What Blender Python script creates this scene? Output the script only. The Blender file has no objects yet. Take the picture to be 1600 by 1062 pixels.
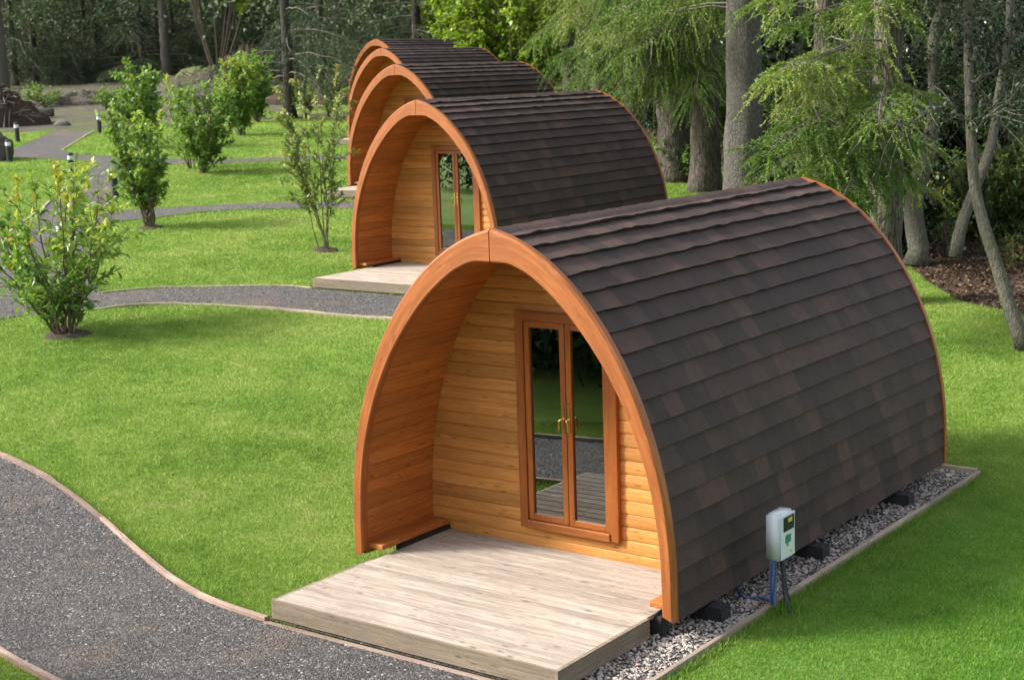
import bpy, bmesh, math, random
import numpy as np
from mathutils import Vector, Matrix, geometry
sc = bpy.context.scene
R_ = math.radians
rng = np.random.default_rng(7); random.seed(7)

# ------------------------------------------------------------------ camera, sky, sun, exposure
CAM = np.array([6.5226, -8.4183, 3.6875]); YAW, PITCH, ROLL = R_(-37.0238), R_(9.939), R_(-1.9703); FPX = 2384.7
Fw = np.array([math.sin(YAW)*math.cos(PITCH), math.cos(YAW)*math.cos(PITCH), -math.sin(PITCH)])
Rt = np.array([math.cos(YAW), -math.sin(YAW), 0.]); Up = np.cross(Rt, Fw)
Rt, Up = Rt*math.cos(ROLL)+Up*math.sin(ROLL), -Rt*math.sin(ROLL)+Up*math.cos(ROLL)
cam = bpy.data.objects.new('camera', bpy.data.cameras.new('camera')); sc.collection.objects.link(cam)
M = Matrix((Rt, Up, -Fw)).transposed().to_4x4(); M.translation = Vector(CAM); cam.matrix_world = M
cam.data.sensor_width = 36; cam.data.lens = FPX*36/1600; cam.data.clip_end = 2000; cam.data.clip_start = .1
cam.data.dof.use_dof = True; cam.data.dof.focus_distance = 12.5; cam.data.dof.aperture_fstop = 4.0
sc.camera = cam
SUN_AZ = np.array([-.79, -.61]); SUN_AZ /= np.linalg.norm(SUN_AZ); SUN_EL = R_(37)
world = bpy.data.worlds.new("World"); sc.world = world; world.use_nodes = True
nt = world.node_tree; nt.nodes.clear()
sky = nt.nodes.new('ShaderNodeTexSky'); sky.sky_type = 'NISHITA'; sky.sun_disc = False
sky.sun_elevation = SUN_EL; sky.sun_rotation = math.atan2(SUN_AZ[0], SUN_AZ[1]); sky.dust_density = 3.5; sky.air_density = 1.0; sky.ozone_density = 1.0
bg = nt.nodes.new('ShaderNodeBackground'); bg.inputs[1].default_value = .15
wo = nt.nodes.new('ShaderNodeOutputWorld'); hs = nt.nodes.new('ShaderNodeHueSaturation'); hs.inputs['Saturation'].default_value = .42; nt.links.new(sky.outputs[0], hs.inputs['Color']); nt.links.new(hs.outputs[0], bg.inputs[0]); nt.links.new(bg.outputs[0], wo.inputs[0])
sun = bpy.data.objects.new('sun', bpy.data.lights.new('sun', 'SUN')); sc.collection.objects.link(sun)
sun.data.energy = 2.65; sun.data.angle = R_(9); sun.data.color = (1, .95, .87)
sd = Vector((SUN_AZ[0]*math.cos(SUN_EL), SUN_AZ[1]*math.cos(SUN_EL), math.sin(SUN_EL)))
sun.rotation_euler = sd.to_track_quat('Z', 'Y').to_euler()
sc.view_settings.view_transform = 'Standard'; sc.view_settings.look = 'None'; sc.view_settings.gamma = 1
sc.view_settings.exposure = 1.12
sc.cycles.max_bounces = 7; sc.cycles.diffuse_bounces = 3; sc.cycles.glossy_bounces = 3; sc.cycles.transmission_bounces = 4; sc.cycles.transparent_max_bounces = 8
sc.cycles.caustics_reflective = False; sc.cycles.caustics_refractive = False

# ------------------------------------------------------------------ terrain function
PODS = [(0, 0, 0, 0), (-8.395, 9.169, .717, .006), (-15.206, 16.56, 1.324, .057), (-23.7, 25.75, 1.896, .033), (-29.87, 32.453, 2.373, .009)]
def ss(t): t = np.clip(t, 0, 1); return t*t*(3-2*t)
def ground(x, y):
    x = np.asarray(x, float); y = np.asarray(y, float)
    u = -.6755*x+.7374*y
    z = .0545*.5*(np.minimum(u, 96)+np.sqrt(np.minimum(u, 96)**2+4))
    for px, py, pz, a in PODS:
        c, s = math.cos(a), math.sin(a); dx, dy = x-px, y-py; lx = c*dx+s*dy; ly = -s*dx+c*dy
        ex = np.maximum(0, np.abs(lx)-2.2); ey = np.maximum(0, np.maximum(-1.6-ly, ly-5.6)); w = 1-ss(np.hypot(ex, ey)/3)
        z = z*(1-w)+pz*w
    return z-.15
def G(x, y): return float(ground(x, y))
def ray(px, py): return Fw+Rt*(px-800)/FPX+Up*(531-py)/FPX
def at(px, py, off=0):
    """where the sight line through a pixel of the survey photo meets the terrain"""
    d = ray(px, py); t = 3.
    while t < 160:
        P = CAM+d*t
        if P[2] < G(P[0], P[1])+off:
            lo, hi = t-.5, t
            for _ in range(14):
                m = (lo+hi)/2; P = CAM+d*m
                if P[2] < G(P[0], P[1])+off: hi = m
                else: lo = m
            P = CAM+d*hi; return float(P[0]), float(P[1])
        t += .5
    return float(P[0]), float(P[1])
def col(px, dist):
    """point on the terrain in the compass direction of a column, dist metres away"""
    d = ray(px, 200); h = d[:2]/np.linalg.norm(d[:2]); p = CAM[:2]+h*dist
    return float(p[0]), float(p[1])

# ------------------------------------------------------------------ mesh helpers
class MB:
    def __init__(s): s.v = []; s.f = []; s.g = []; s.t = []; s.m = []; s.n = 0
    def add(s, V, F, gc=None, tint=.5, mat=0):
        V = np.asarray(V, float).reshape(-1, 3); k = len(V)
        s.v.append(V); s.g.append(np.asarray(gc, float) if gc is not None else V.copy())
        F = [tuple(int(i)+s.n for i in f) for f in F]; s.f += F
        s.t += (list(tint) if np.ndim(tint) else [tint]*len(F)); s.m += (list(mat) if np.ndim(mat) else [mat]*len(F)); s.n += k
    def box(s, a, b, axis=0, tint=.5, mat=0, rid=None, R=None, o=None):
        a = np.array(a, float); b = np.array(b, float)
        V = np.array([[(a, b)[i][0], (a, b)[j][1], (a, b)[k][2]] for k in (0, 1) for j in (0, 1) for i in (0, 1)])
        F = [(0, 2, 3, 1), (4, 5, 7, 6), (0, 1, 5, 4), (2, 6, 7, 3), (0, 4, 6, 2), (1, 3, 7, 5)]
        rid = random.random()*50 if rid is None else rid
        ax = [axis]+[i for i in range(3) if i != axis]; g = V[:, ax]+np.array([rid, rid*1.7, rid*.9])
        if R is not None: V = V@np.array(R).T
        if o is not None: V = V+np.array(o)
        s.add(V, F, g, tint, mat)
    def tube(s, P, r, n=6, tint=.5, mat=0, cap=True):
        P = np.asarray(P, float); r = np.broadcast_to(r, (len(P),)); T = np.gradient(P, axis=0); T /= np.linalg.norm(T, axis=1)[:, None]+1e-9
        a = np.array([0, 0, 1.]) if abs(T[0][2]) < .9 else np.array([1., 0, 0]); V = []; g = []; L = 0
        for i, (p, t) in enumerate(zip(P, T)):
            u = np.cross(a, t); u /= np.linalg.norm(u)+1e-9; w = np.cross(t, u); a = w if abs(np.dot(w, T[min(i+1, len(P)-1)])) < .95 else u
            a = np.cross(t, u)*0+a
            if i: L += np.linalg.norm(P[i]-P[i-1])
            for k in range(n):
                th = 2*math.pi*k/n; V.append(p+r[i]*(math.cos(th)*u+math.sin(th)*w)); g.append((L, r[0]*math.cos(th), r[0]*math.sin(th)))
        # keep frames consistent
        F = [(i*n+k, i*n+(k+1) % n, (i+1)*n+(k+1) % n, (i+1)*n+k) for i in range(len(P)-1) for k in range(n)]
        if cap: F += [tuple(range(n))[::-1], tuple((len(P)-1)*n+k for k in range(n))]
        s.add(V, F, np.array(g)+random.random()*20, tint, mat)
    def lathe(s, prof, n=20, o=(0, 0, 0), tint=.5, mat=0):
        V = [(o[0]+r*math.cos(2*math.pi*k/n), o[1]+r*math.sin(2*math.pi*k/n), o[2]+z) for r, z in prof for k in range(n)]
        F = [(i*n+k, i*n+(k+1) % n, (i+1)*n+(k+1) % n, (i+1)*n+k) for i in range(len(prof)-1) for k in range(n)]
        F += [tuple(range(n))[::-1], tuple((len(prof)-1)*n+k for k in range(n))]
        s.add(V, F, None, tint, mat)
    def build(s, name, mats, parent=None, smooth=False, bevel=0):
        V = np.concatenate(s.v); me = bpy.data.meshes.new(name); me.from_pydata(V.tolist(), [], s.f)
        at_ = me.attributes.new('gc', 'FLOAT_VECTOR', 'POINT'); at_.data.foreach_set('vector', np.concatenate(s.g).astype(np.float32).ravel())
        at_ = me.attributes.new('tint', 'FLOAT', 'FACE'); at_.data.foreach_set('value', np.array(s.t, np.float32))
        return finish(me, name, mats, parent, smooth, bevel, s.m)
def finish(me, name, mats, parent, smooth=False, bevel=0, mi=None):
    for m in (mats if isinstance(mats, (list, tuple)) else [mats]): me.materials.append(m)
    if mi is not None and max(mi) > 0: me.polygons.foreach_set('material_index', np.array(mi, np.int32))
    if smooth: me.polygons.foreach_set('use_smooth', np.ones(len(me.polygons), bool))
    me.update(); o = bpy.data.objects.new(name, me); sc.collection.objects.link(o)
    if parent is not None: o.parent = parent
    if bevel: b = o.modifiers.new('bevel', 'BEVEL'); b.width = bevel; b.segments = 2; b.limit_method = 'ANGLE'
    return o
def fast(name, V, nper, mats, tint, parent=None, mi=None, extra=None):
    """big mesh of separate faces with nper corners each; optional extra MB (wood) merged in"""
    V = np.asarray(V, np.float32).reshape(-1, 3); nf = len(V)//nper; idx = np.arange(len(V), dtype=np.int32); ls = np.arange(nf, dtype=np.int32)*nper
    tt = np.asarray(tint, np.float32); mm = np.zeros(nf, np.int32) if mi is None else np.asarray(mi, np.int32); gcs = V.copy()
    if extra is not None and extra.n:
        EV = np.concatenate(extra.v).astype(np.float32); base = len(V); V = np.concatenate([V, EV]); gcs = np.concatenate([gcs, np.concatenate(extra.g).astype(np.float32)])
        el = np.array([len(f) for f in extra.f], np.int32); ei = np.array([i+base for f in extra.f for i in f], np.int32)
        ls = np.concatenate([ls, len(idx)+np.concatenate([[0], np.cumsum(el)[:-1]]).astype(np.int32)]); idx = np.concatenate([idx, ei])
        tt = np.concatenate([tt, np.array(extra.t, np.float32)]); mm = np.concatenate([mm, np.array(extra.m, np.int32)])
    me = bpy.data.meshes.new(name); me.vertices.add(len(V)); me.vertices.foreach_set('co', V.ravel())
    me.loops.add(len(idx)); me.loops.foreach_set('vertex_index', idx); me.polygons.add(len(ls)); me.polygons.foreach_set('loop_start', ls)
    me.update(calc_edges=True)
    a = me.attributes.new('tint', 'FLOAT', 'FACE'); a.data.foreach_set('value', tt)
    a = me.attributes.new('gc', 'FLOAT_VECTOR', 'POINT'); a.data.foreach_set('vector', gcs.ravel())
    return finish(me, name, mats, parent, False, 0, mm if mm.max() > 0 else None)
def tag(o, label=None, cat=None, group=None, kind=None):
    if label: o['label'] = label
    if cat: o['category'] = cat
    if group: o['group'] = group
    if kind: o['kind'] = kind
    return o
def empty(name, loc, rz=0, **k):
    o = bpy.data.objects.new(name, None); sc.collection.objects.link(o); o.location = loc; o.rotation_euler = (0, 0, rz); o.empty_display_size = .2
    return tag(o, **k)
def copy_tree(o, parent=None):
    c = o.copy(); sc.collection.objects.link(c)
    if parent is not None: c.parent = parent
    for ch in [x for x in list(sc.collection.objects) if x.parent == o]: copy_tree(ch, c)
    return c
def unit(a): return a/(np.linalg.norm(a, axis=-1, keepdims=True)+1e-9)
def catmull(P, n=8):
    P = np.array(P, float); Q = np.vstack([2*P[0]-P[1], P, 2*P[-1]-P[-2]]); out = []
    for i in range(1, len(Q)-2):
        for t in np.linspace(0, 1, n, endpoint=False):
            a, b, c, d = Q[i-1:i+3]; out.append(.5*((2*b)+(-a+c)*t+(2*a-5*b+4*c-d)*t*t+(-a+3*b-3*c+d)*t**3))
    return np.array(out+[P[-1]])

# ------------------------------------------------------------------ materials
class NT:
    def __init__(s, name):
        s.m = bpy.data.materials.new(name); s.m.use_nodes = True; s.t = s.m.node_tree; s.t.nodes.clear()
        s.out = s.n('ShaderNodeOutputMaterial')
    def n(s, typ, **k):
        x = s.t.nodes.new(typ)
        for a, b in k.items(): setattr(x, a, b)
        return x
    def l(s, a, b): s.t.links.new(a, b)
    def attr(s, name, out='Vector'): x = s.n('ShaderNodeAttribute', attribute_name=name); return x.outputs[out]
    def co(s, kind='Object'): return s.n('ShaderNodeTexCoord').outputs[kind]
    def pos(s): return s.n('ShaderNodeNewGeometry').outputs['Position']
    def mp(s, v, sc_=(1, 1, 1)): x = s.n('ShaderNodeMapping'); x.inputs['Scale'].default_value = sc_; s.l(v, x.inputs['Vector']); return x.outputs[0]
    def noise(s, v, scale=5, detail=4, rough=.55, dist=0):
        x = s.n('ShaderNodeTexNoise'); x.inputs['Scale'].default_value = scale; x.inputs['Detail'].default_value = detail; x.inputs['Roughness'].default_value = rough; x.inputs['Distortion'].default_value = dist
        s.l(v, x.inputs['Vector']); return x.outputs['Fac']
    def voro(s, v, scale=5, out='Distance', feature='F1', rand=1):
        x = s.n('ShaderNodeTexVoronoi', feature=feature); x.inputs['Scale'].default_value = scale; x.inputs['Randomness'].default_value = rand; s.l(v, x.inputs['Vector']); return x.outputs[out]
    def ramp(s, f, stops, interp='LINEAR'):
        x = s.n('ShaderNodeValToRGB'); x.color_ramp.interpolation = interp; e = x.color_ramp.elements
        while len(e) < len(stops): e.new(.5)
        for el, (p, c) in zip(e, stops): el.position = p; el.color = (tuple(c) if np.ndim(c) else (c, c, c))+(1,)
        s.l(f, x.inputs[0]); return x.outputs[0]
    def mix(s, f, a, b, mode='MIX'):
        x = s.n('ShaderNodeMix', data_type='RGBA', blend_type=mode)
        for sock, val in ((x.inputs[0], f), (x.inputs[6], a), (x.inputs[7], b)):
            if hasattr(val, 'is_linked') or isinstance(val, bpy.types.NodeSocket): s.l(val, sock)
            elif np.ndim(val): sock.default_value = tuple(val)+(1,)
            else: sock.default_value = val
        return x.outputs[2]
    def math(s, op, a, b=0.):
        x = s.n('ShaderNodeMath', operation=op)
        for sock, val in ((x.inputs[0], a), (x.inputs[1], b)):
            if isinstance(val, bpy.types.NodeSocket): s.l(val, sock)
            else: sock.default_value = val
        return x.outputs[0]
    def bump(s, h, strength=.3, dist=.01, nrm=None):
        x = s.n('ShaderNodeBump'); x.inputs['Strength'].default_value = strength; x.inputs['Distance'].default_value = dist; s.l(h, x.inputs['Height'])
        if nrm is not None: s.l(nrm, x.inputs['Normal'])
        return x.outputs[0]
    def pbr(s, colour, rough=.7, nrm=None, metal=0, spec=.5, coat=0, **k):
        x = s.n('ShaderNodeBsdfPrincipled')
        if isinstance(colour, bpy.types.NodeSocket): s.l(colour, x.inputs['Base Color'])
        else: x.inputs['Base Color'].default_value = tuple(colour)+(1,)
        if isinstance(rough, bpy.types.NodeSocket): s.l(rough, x.inputs['Roughness'])
        else: x.inputs['Roughness'].default_value = rough
        x.inputs['Metallic'].default_value = metal; x.inputs['Specular IOR Level'].default_value = spec; x.inputs['Coat Weight'].default_value = coat
        if nrm is not None: s.l(nrm, x.inputs['Normal'])
        s.l(x.outputs[0], s.out.inputs[0]); return x
def wood(name, dark, mid, light, rough=.5, knots=.5, grain=60, spec=.4, grey=None, vary=.35, bump=.25):
    """wood grain runs along gc.x; tint varies board by board"""
    n = NT(name); g = n.attr('gc'); t = n.attr('tint', 'Fac')
    kv = n.mp(g, (5.5, 13, 13)); kd = n.voro(kv, 1.0); kn = n.ramp(kd, [(0, 1.), (.12, .85), (.22, 0.)])
    kmask = n.ramp(n.noise(n.mp(g, (2.3, 5, 5)), 1, 1), [(.5-.12*knots, 0.), (.56, 1.)]); kn = n.math('MULTIPLY', kn, kmask)
    warp = n.math('MULTIPLY', n.ramp(kd, [(0, 1.), (.5, 0.)]), .35)
    gv = n.n('ShaderNodeVectorMath', operation='ADD'); n.l(n.mp(g, (1.2, grain*.55, grain*.55)), gv.inputs[0]); n.l(warp, gv.inputs[1])
    gr = n.noise(gv.outputs[0], 1.6, 5, .65, .6)
    c = n.ramp(gr, [(.28, dark), (.5, mid), (.72, light)])
    big = n.noise(n.mp(g, (1.6, 6, 6)), 1.5, 5, .7)
    c = n.mix(n.ramp(big, [(.38, 0.), (.66, .6)]), c, [x*.66 for x in mid])
    hv = n.n('ShaderNodeHueSaturation'); n.l(c, hv.inputs['Color']); mr = n.n('ShaderNodeMapRange'); n.l(t, mr.inputs[0]); mr.inputs[3].default_value = 1-vary; mr.inputs[4].default_value = 1+vary; n.l(mr.outputs[0], hv.inputs['Value']); c = hv.outputs[0]
    c = n.mix(n.math('MULTIPLY', kn, knots*.75), c, [x*.38 for x in dark])
    n.pbr(c, rough, n.bump(n.math('ADD', gr, n.math('MULTIPLY', kn, -.3)), bump, .004), spec=spec)
    return n.m
M_ARCH = wood('stained_arch_timber', (.22, .068, .02), (.35, .112, .03), (.46, .17, .055), .45, .45, 40, .35, vary=.1, bump=.3)
M_LINE = wood('stained_lining_timber', (.32, .095, .02), (.49, .175, .042), (.60, .245, .07), .36, .75, 55, .5, vary=.16)
M_WALL = wood('pale_larch_cladding', (.44, .165, .036), (.63, .285, .07), (.74, .40, .12), .5, .95, 60, .4, vary=.17)
M_DOOR = wood('stained_door_timber', (.25, .072, .016), (.36, .115, .026), (.45, .16, .04), .36, .2, 50, .5, vary=.08)
M_DECK = wood('weathered_decking', (.19, .145, .11), (.37, .31, .255), (.50, .435, .37), .75, .85, 40, .25, vary=.11, bump=.5)
M_FASC = wood('deck_fascia_timber', (.15, .115, .08), (.27, .22, .16), (.37, .31, .235), .75, .8, 34, .25, vary=.12, bump=.4)
M_EDGE = wood('timber_edging', (.26, .2, .15), (.40, .32, .25), (.5, .42, .33), .85, .3, 30, .2, vary=.2)
def m_shingle():
    n = NT('bitumen_shingle'); t = n.attr('tint', 'Fac'); g = n.attr('gc')
    mt = n.noise(n.mp(g, (7, 9, 9)), 1., 4, .75); tm = n.math('ADD', t, n.math('MULTIPLY', n.math('SUBTRACT', mt, .5), 1.1))
    c = n.ramp(tm, [(0, (.036, .0225, .020)), (.45, (.049, .030, .026)), (.7, (.062, .0365, .031)), (.85, (.074, .042, .035)), (1, (.096, .049, .039))])
    c = n.mix(n.math('LESS_THAN', t, -.05), c, (.008, .006, .006))  # near-black butt edges: the overlap shadow line is painted in
    streak = n.noise(n.mp(g, (14, 3, 3)), 1.5, 3); c = n.mix(n.ramp(streak, [(.35, 0.), (.75, .4)]), c, (.066, .043, .038))
    gran = n.noise(g, 420, 2, .8); c = n.mix(.7, c, n.mix(gran, (.0, .0, .0), (1., 1., 1.)), 'SOFT_LIGHT')
    pale = n.ramp(n.noise(g, 1.3, 4, .7), [(.5, 0.), (.8, .2)]); c = n.mix(pale, c, (.09, .065, .058))
    n.pbr(c, .75, n.bump(gran, .5, .004), spec=.42); return n.m
M_SHIN = m_shingle()
def m_flat(name, c, rough=.6, metal=0, spec=.5, var=.15, sc_=30, bump=.1):
    n = NT(name); o = n.co(); x = n.noise(o, sc_, 4, .6); cc = n.mix(x, [a*(1-var) for a in c], [min(1, a*(1+var)) for a in c])
    n.pbr(cc, rough, n.bump(x, bump, .003), metal, spec); return n.m
M_BLACK = m_flat('black_bollard_paint', (.02, .022, .024), .35)
M_SLAB = m_flat('pale_slab_stone', (.42, .41, .39), .8, var=.4, sc_=8)
M_LENS = m_flat('white_bollard_lens', (.75, .78, .82), .3)
M_BOX = m_flat('pale_grey_box_plastic', (.66, .72, .76), .4, var=.04)
M_WIN = m_flat('dark_box_window', (.03, .035, .035), .12)
M_LABW = m_flat('white_label', (.7, .74, .72), .4, var=.05)
M_LABG = m_flat('green_label', (.03, .25, .13), .4, var=.2)
M_LABY = m_flat('yellow_label', (.6, .5, .15), .4)
M_BLUE = m_flat('blue_cable', (.05, .1, .32), .4)
M_GREY = m_flat('grey_post', (.23, .27, .32), .5)
M_DUCT = m_flat('black_duct', (.035, .035, .045), .5)
M_BLOCK = m_flat('dark_sleeper_block', (.022, .023, .022), .85, var=.5)
M_BRASS = m_flat('brass', (.75, .5, .2), .25, 1)
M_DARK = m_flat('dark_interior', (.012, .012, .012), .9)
M_SOIL = m_flat('bare_soil', (.055, .038, .026), 1, var=.6, sc_=14, bump=1)
M_ROCK = m_flat('mossy_rock', (.09, .082, .07), .9, var=.7, sc_=6, bump=1)
def m_glass():
    n = NT('door_glass'); gl = n.n('ShaderNodeBsdfGlossy'); gl.inputs['Roughness'].default_value = .01; gl.inputs['Color'].default_value = (.9, .95, .95, 1)
    tr = n.n('ShaderNodeBsdfTransparent'); tr.inputs[0].default_value = (.45, .5, .5, 1); fr = n.n('ShaderNodeFresnel'); fr.inputs['IOR'].default_value = 1.9
    mx = n.n('ShaderNodeMixShader'); n.l(n.math('MULTIPLY', fr.outputs[0], 3.3), mx.inputs[0]); n.l(tr.outputs[0], mx.inputs[1]); n.l(gl.outputs[0], mx.inputs[2]); n.l(mx.outputs[0], n.out.inputs[0]); return n.m
M_GLASS = m_glass()
def grass_col(n, p, t=None):
    a = n.noise(p, .6, 5, .62, .6); b = n.noise(p, 3.2, 4, .7); c = n.noise(p, 26, 3, .7)
    f = n.math('ADD', n.math('MULTIPLY', a, .5), n.math('ADD', n.math('MULTIPLY', b, .3), n.math('MULTIPLY', c, .2)))
    k = n.ramp(f, [(.34, (.115, .22, .028)), (.46, (.19, .315, .044)), (.56, (.265, .375, .07)), (.68, (.38, .42, .14))])
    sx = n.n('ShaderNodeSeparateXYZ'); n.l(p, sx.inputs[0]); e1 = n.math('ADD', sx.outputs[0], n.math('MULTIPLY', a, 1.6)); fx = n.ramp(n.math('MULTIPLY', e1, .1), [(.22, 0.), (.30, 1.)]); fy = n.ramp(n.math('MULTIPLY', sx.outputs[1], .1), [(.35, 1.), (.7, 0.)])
    k = n.mix(n.math('MULTIPLY', n.math('MULTIPLY', fx, fy), .8), k, n.mix(1., k, (.58, .86, .6), 'MULTIPLY'))   # lusher turf right of the nearest pod, plus the pod's shade painted in
    return k
def m_lawn():
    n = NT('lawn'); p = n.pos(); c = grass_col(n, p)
    fine = n.noise(n.mp(p, (1, 1, .2)), 90, 4, .75); c = n.mix(.8, c, n.mix(n.ramp(fine, [(.3, 0.), (.7, 1.)]), (.12, .12, .12), (.8, .8, .8)), 'OVERLAY')
    n.pbr(c, .9, n.bump(fine, .9, .03), spec=.15); return n.m
def m_blade():
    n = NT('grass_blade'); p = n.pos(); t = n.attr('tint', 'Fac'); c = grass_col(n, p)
    hv = n.n('ShaderNodeHueSaturation'); n.l(c, hv.inputs['Color']); mr = n.n('ShaderNodeMapRange'); n.l(t, mr.inputs[0]); mr.inputs[3].default_value = .75; mr.inputs[4].default_value = 1.32; n.l(mr.outputs[0], hv.inputs['Value'])
    c = n.mix(n.ramp(t, [(.93, 0.), (.96, .8)]), hv.outputs[0], (.42, .38, .17))
    d = n.n('ShaderNodeBsdfPrincipled'); n.l(c, d.inputs['Base Color']); d.inputs['Roughness'].default_value = .55; d.inputs['Specular IOR Level'].default_value = .3
    tr = n.n('ShaderNodeBsdfTranslucent'); n.l(c, tr.inputs[0]); mx = n.n('ShaderNodeMixShader'); mx.inputs[0].default_value = .35
    n.l(d.outputs[0], mx.inputs[1]); n.l(tr.outputs[0], mx.inputs[2]); n.l(mx.outputs[0], n.out.inputs[0]); return n.m
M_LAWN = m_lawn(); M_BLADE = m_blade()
def m_leaf(name, stops, rough=.4, trans=.3, spec=.5):
    n = NT(name); t = n.attr('tint', 'Fac'); c = n.ramp(t, stops)
    d = n.n('ShaderNodeBsdfPrincipled'); n.l(c, d.inputs['Base Color']); d.inputs['Roughness'].default_value = rough; d.inputs['Specular IOR Level'].default_value = spec
    tr = n.n('ShaderNodeBsdfTranslucent'); n.l(n.mix(.5, c, n.mix(1., c, (1.5, 1.6, .5), 'MULTIPLY')), tr.inputs[0]); mx = n.n('ShaderNodeMixShader'); mx.inputs[0].default_value = trans
    n.l(d.outputs[0], mx.inputs[1]); n.l(tr.outputs[0], mx.inputs[2]); n.l(mx.outputs[0], n.out.inputs[0]); return n.m
M_LAUREL = m_leaf('laurel_leaf', [(0, (.10, .19, .05)), (.4, (.19, .32, .08)), (.7, (.31, .42, .09)), (.88, (.38, .44, .06)), (.95, (.55, .40, .06)), (1, (.55, .22, .06))], .38, .32, .5)
M_SAP = m_leaf('sapling_leaf', [(0, (.11, .17, .05)), (.5, (.22, .29, .08)), (.85, (.36, .38, .14)), (1, (.45, .28, .12))], .5, .3)
M_NEED = m_leaf('fresh_needles', [(0, (.075, .14, .025)), (.5, (.15, .235, .045)), (.85, (.24, .31, .07)), (1, (.30, .26, .11))], .55, .3, .3)
M_NEEDD = m_leaf('dark_needles', [(0, (.028, .052, .024)), (.6, (.062, .098, .045)), (1, (.12, .16, .07))], .6, .2, .3)
M_BEECH = m_leaf('beech_leaf', [(0, (.11, .19, .03)), (.5, (.25, .36, .045)), (1, (.42, .48, .08))], .45, .4)
M_HOLLY = m_leaf('holly_leaf', [(0, (.012, .03, .012)), (.6, (.03, .06, .025)), (1, (.08, .11, .06))], .25, .1, .6)
M_FERN = m_leaf('undergrowth_leaf', [(0, (.03, .07, .02)), (.5, (.08, .13, .03)), (.8, (.22, .17, .05)), (1, (.35, .26, .08))], .6, .3, .3)
M_LITTER = m_leaf('dead_leaf', [(0, (.05, .03, .02)), (.5, (.13, .08, .05)), (1, (.26, .18, .12))], .8, .1, .2)
def m_bark(name, dark, light, moss=.2, vs=(9, 9, 1.6), crack=1.):
    n = NT(name); p = n.co(); v = n.mp(p, vs); a = n.noise(v, 3.5, 6, .7, .8); b = n.noise(p, 1.6, 4)
    r = n.voro(n.mp(p, (vs[0], vs[1], vs[2]*1.2)), 2.2, 'Distance', 'DISTANCE_TO_EDGE')
    c = n.ramp(a, [(.3, dark), (.62, light)]); c = n.mix(n.ramp(b, [(.5, 0.), (.68, moss)]), c, (.06, .075, .03))
    h = n.math('ADD', a, n.ramp(r, [(0, 0.), (.15, .6*crack)])); c = n.mix(n.ramp(r, [(0, .65*crack), (.12, 0.)]), c, [x*.5 for x in dark])
    n.pbr(c, .9, n.bump(h, .9, .03), spec=.2); return n.m
M_BARKG = m_bark('grey_fir_bark', (.07, .065, .054), (.20, .19, .165), .35, (11, 11, 4.), .7)
M_BARKR = m_bark('furrowed_bark', (.045, .037, .03), (.19, .165, .14), .3, (9, 9, 1.3))
M_BARKD = m_bark('dark_bark', (.03, .026, .022), (.10, .09, .078), .3)
M_BARKS = m_bark('pale_slender_bark', (.055, .052, .038), (.19, .182, .145), .5, (12, 12, 3), .5)
M_TWIG = m_flat('twig', (.12, .095, .065), .9, var=.5)
M_TWIGD = m_flat('dead_twig', (.16, .135, .11), .9, var=.5)
def m_path():
    n = NT('path_gravel'); p = n.pos(); v1 = n.voro(p, 55, 'Color'); d1 = n.voro(p, 55); d2 = n.voro(p, 130)
    sep = n.n('ShaderNodeSeparateColor'); n.l(v1, sep.inputs[0]); c = n.ramp(sep.outputs[0], [(0, (.06, .057, .056)), (.5, (.13, .123, .12)), (.86, (.2, .188, .18)), (.97, (.34, .32, .3)), (1, (.6, .57, .54))])
    c = n.mix(n.ramp(d1, [(.2, 0.), (.6, .6)]), c, (.03, .028, .027))
    b = n.noise(p, .7, 4, .6); c = n.mix(n.ramp(b, [(.52, 0.), (.66, .6)]), c, (.17, .12, .09)); b2 = n.noise(p, 2.6, 4, .7); c = n.mix(n.ramp(b2, [(.55, 0.), (.75, .35)]), c, (.22, .2, .185))
    h = n.math('ADD', n.ramp(d1, [(0, 1.), (.6, 0.)]), n.math('MULTIPLY', d2, -.5))
    n.pbr(c, .85, n.bump(h, .8, .012), spec=.3); return n.m
M_PATH = m_path()
def m_stone(name, stops):
    n = NT(name); t = n.attr('tint', 'Fac'); c = n.ramp(t, stops); n.pbr(c, .8, n.bump(n.noise(n.co(), 200, 3), .3, .002), spec=.35); return n.m
M_PEB = m_stone('mixed_pebble', [(0, (.13, .12, .11)), (.35, (.32, .29, .26)), (.7, (.48, .44, .39)), (.9, (.46, .34, .28)), (1, (.75, .72, .67))])
M_CHIP = m_stone('dark_stone_chip', [(0, (.06, .057, .056)), (.5, (.15, .142, .138)), (.9, (.24, .23, .22)), (1, (.38, .36, .34))])
def m_floor():
    n = NT('forest_floor'); p = n.pos(); a = n.noise(p, 1.2, 5, .7); b = n.noise(p, 16, 5, .8)
    c = n.ramp(b, [(.3, (.03, .021, .016)), (.5, (.085, .06, .045)), (.7, (.17, .125, .095))]); c = n.mix(n.ramp(a, [(.5, 0.), (.7, .55)]), c, (.055, .075, .025))
    n.pbr(c, .95, n.bump(b, 1., .05), spec=.1); return n.m
M_FLOOR = m_floor()
def m_dirt():
    n = NT('muddy_clearing'); p = n.pos(); a = n.noise(p, .45, 6, .7); b = n.noise(p, 7, 5, .75)
    c = n.ramp(b, [(.3, (.05, .04, .034)), (.5, (.11, .093, .08)), (.72, (.21, .185, .16))]); c = n.mix(n.ramp(a, [(.46, 0.), (.6, .75)]), c, (.13, .17, .05))
    n.pbr(c, .95, n.bump(b, 1., .08), spec=.15); return n.m
M_DIRT = m_dirt()
M_KERB = wood('pinkish_path_edging', (.16, .12, .10), (.32, .225, .18), (.43, .335, .28), .85, .3, 12, .2, vary=.3, bump=.5)

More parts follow.
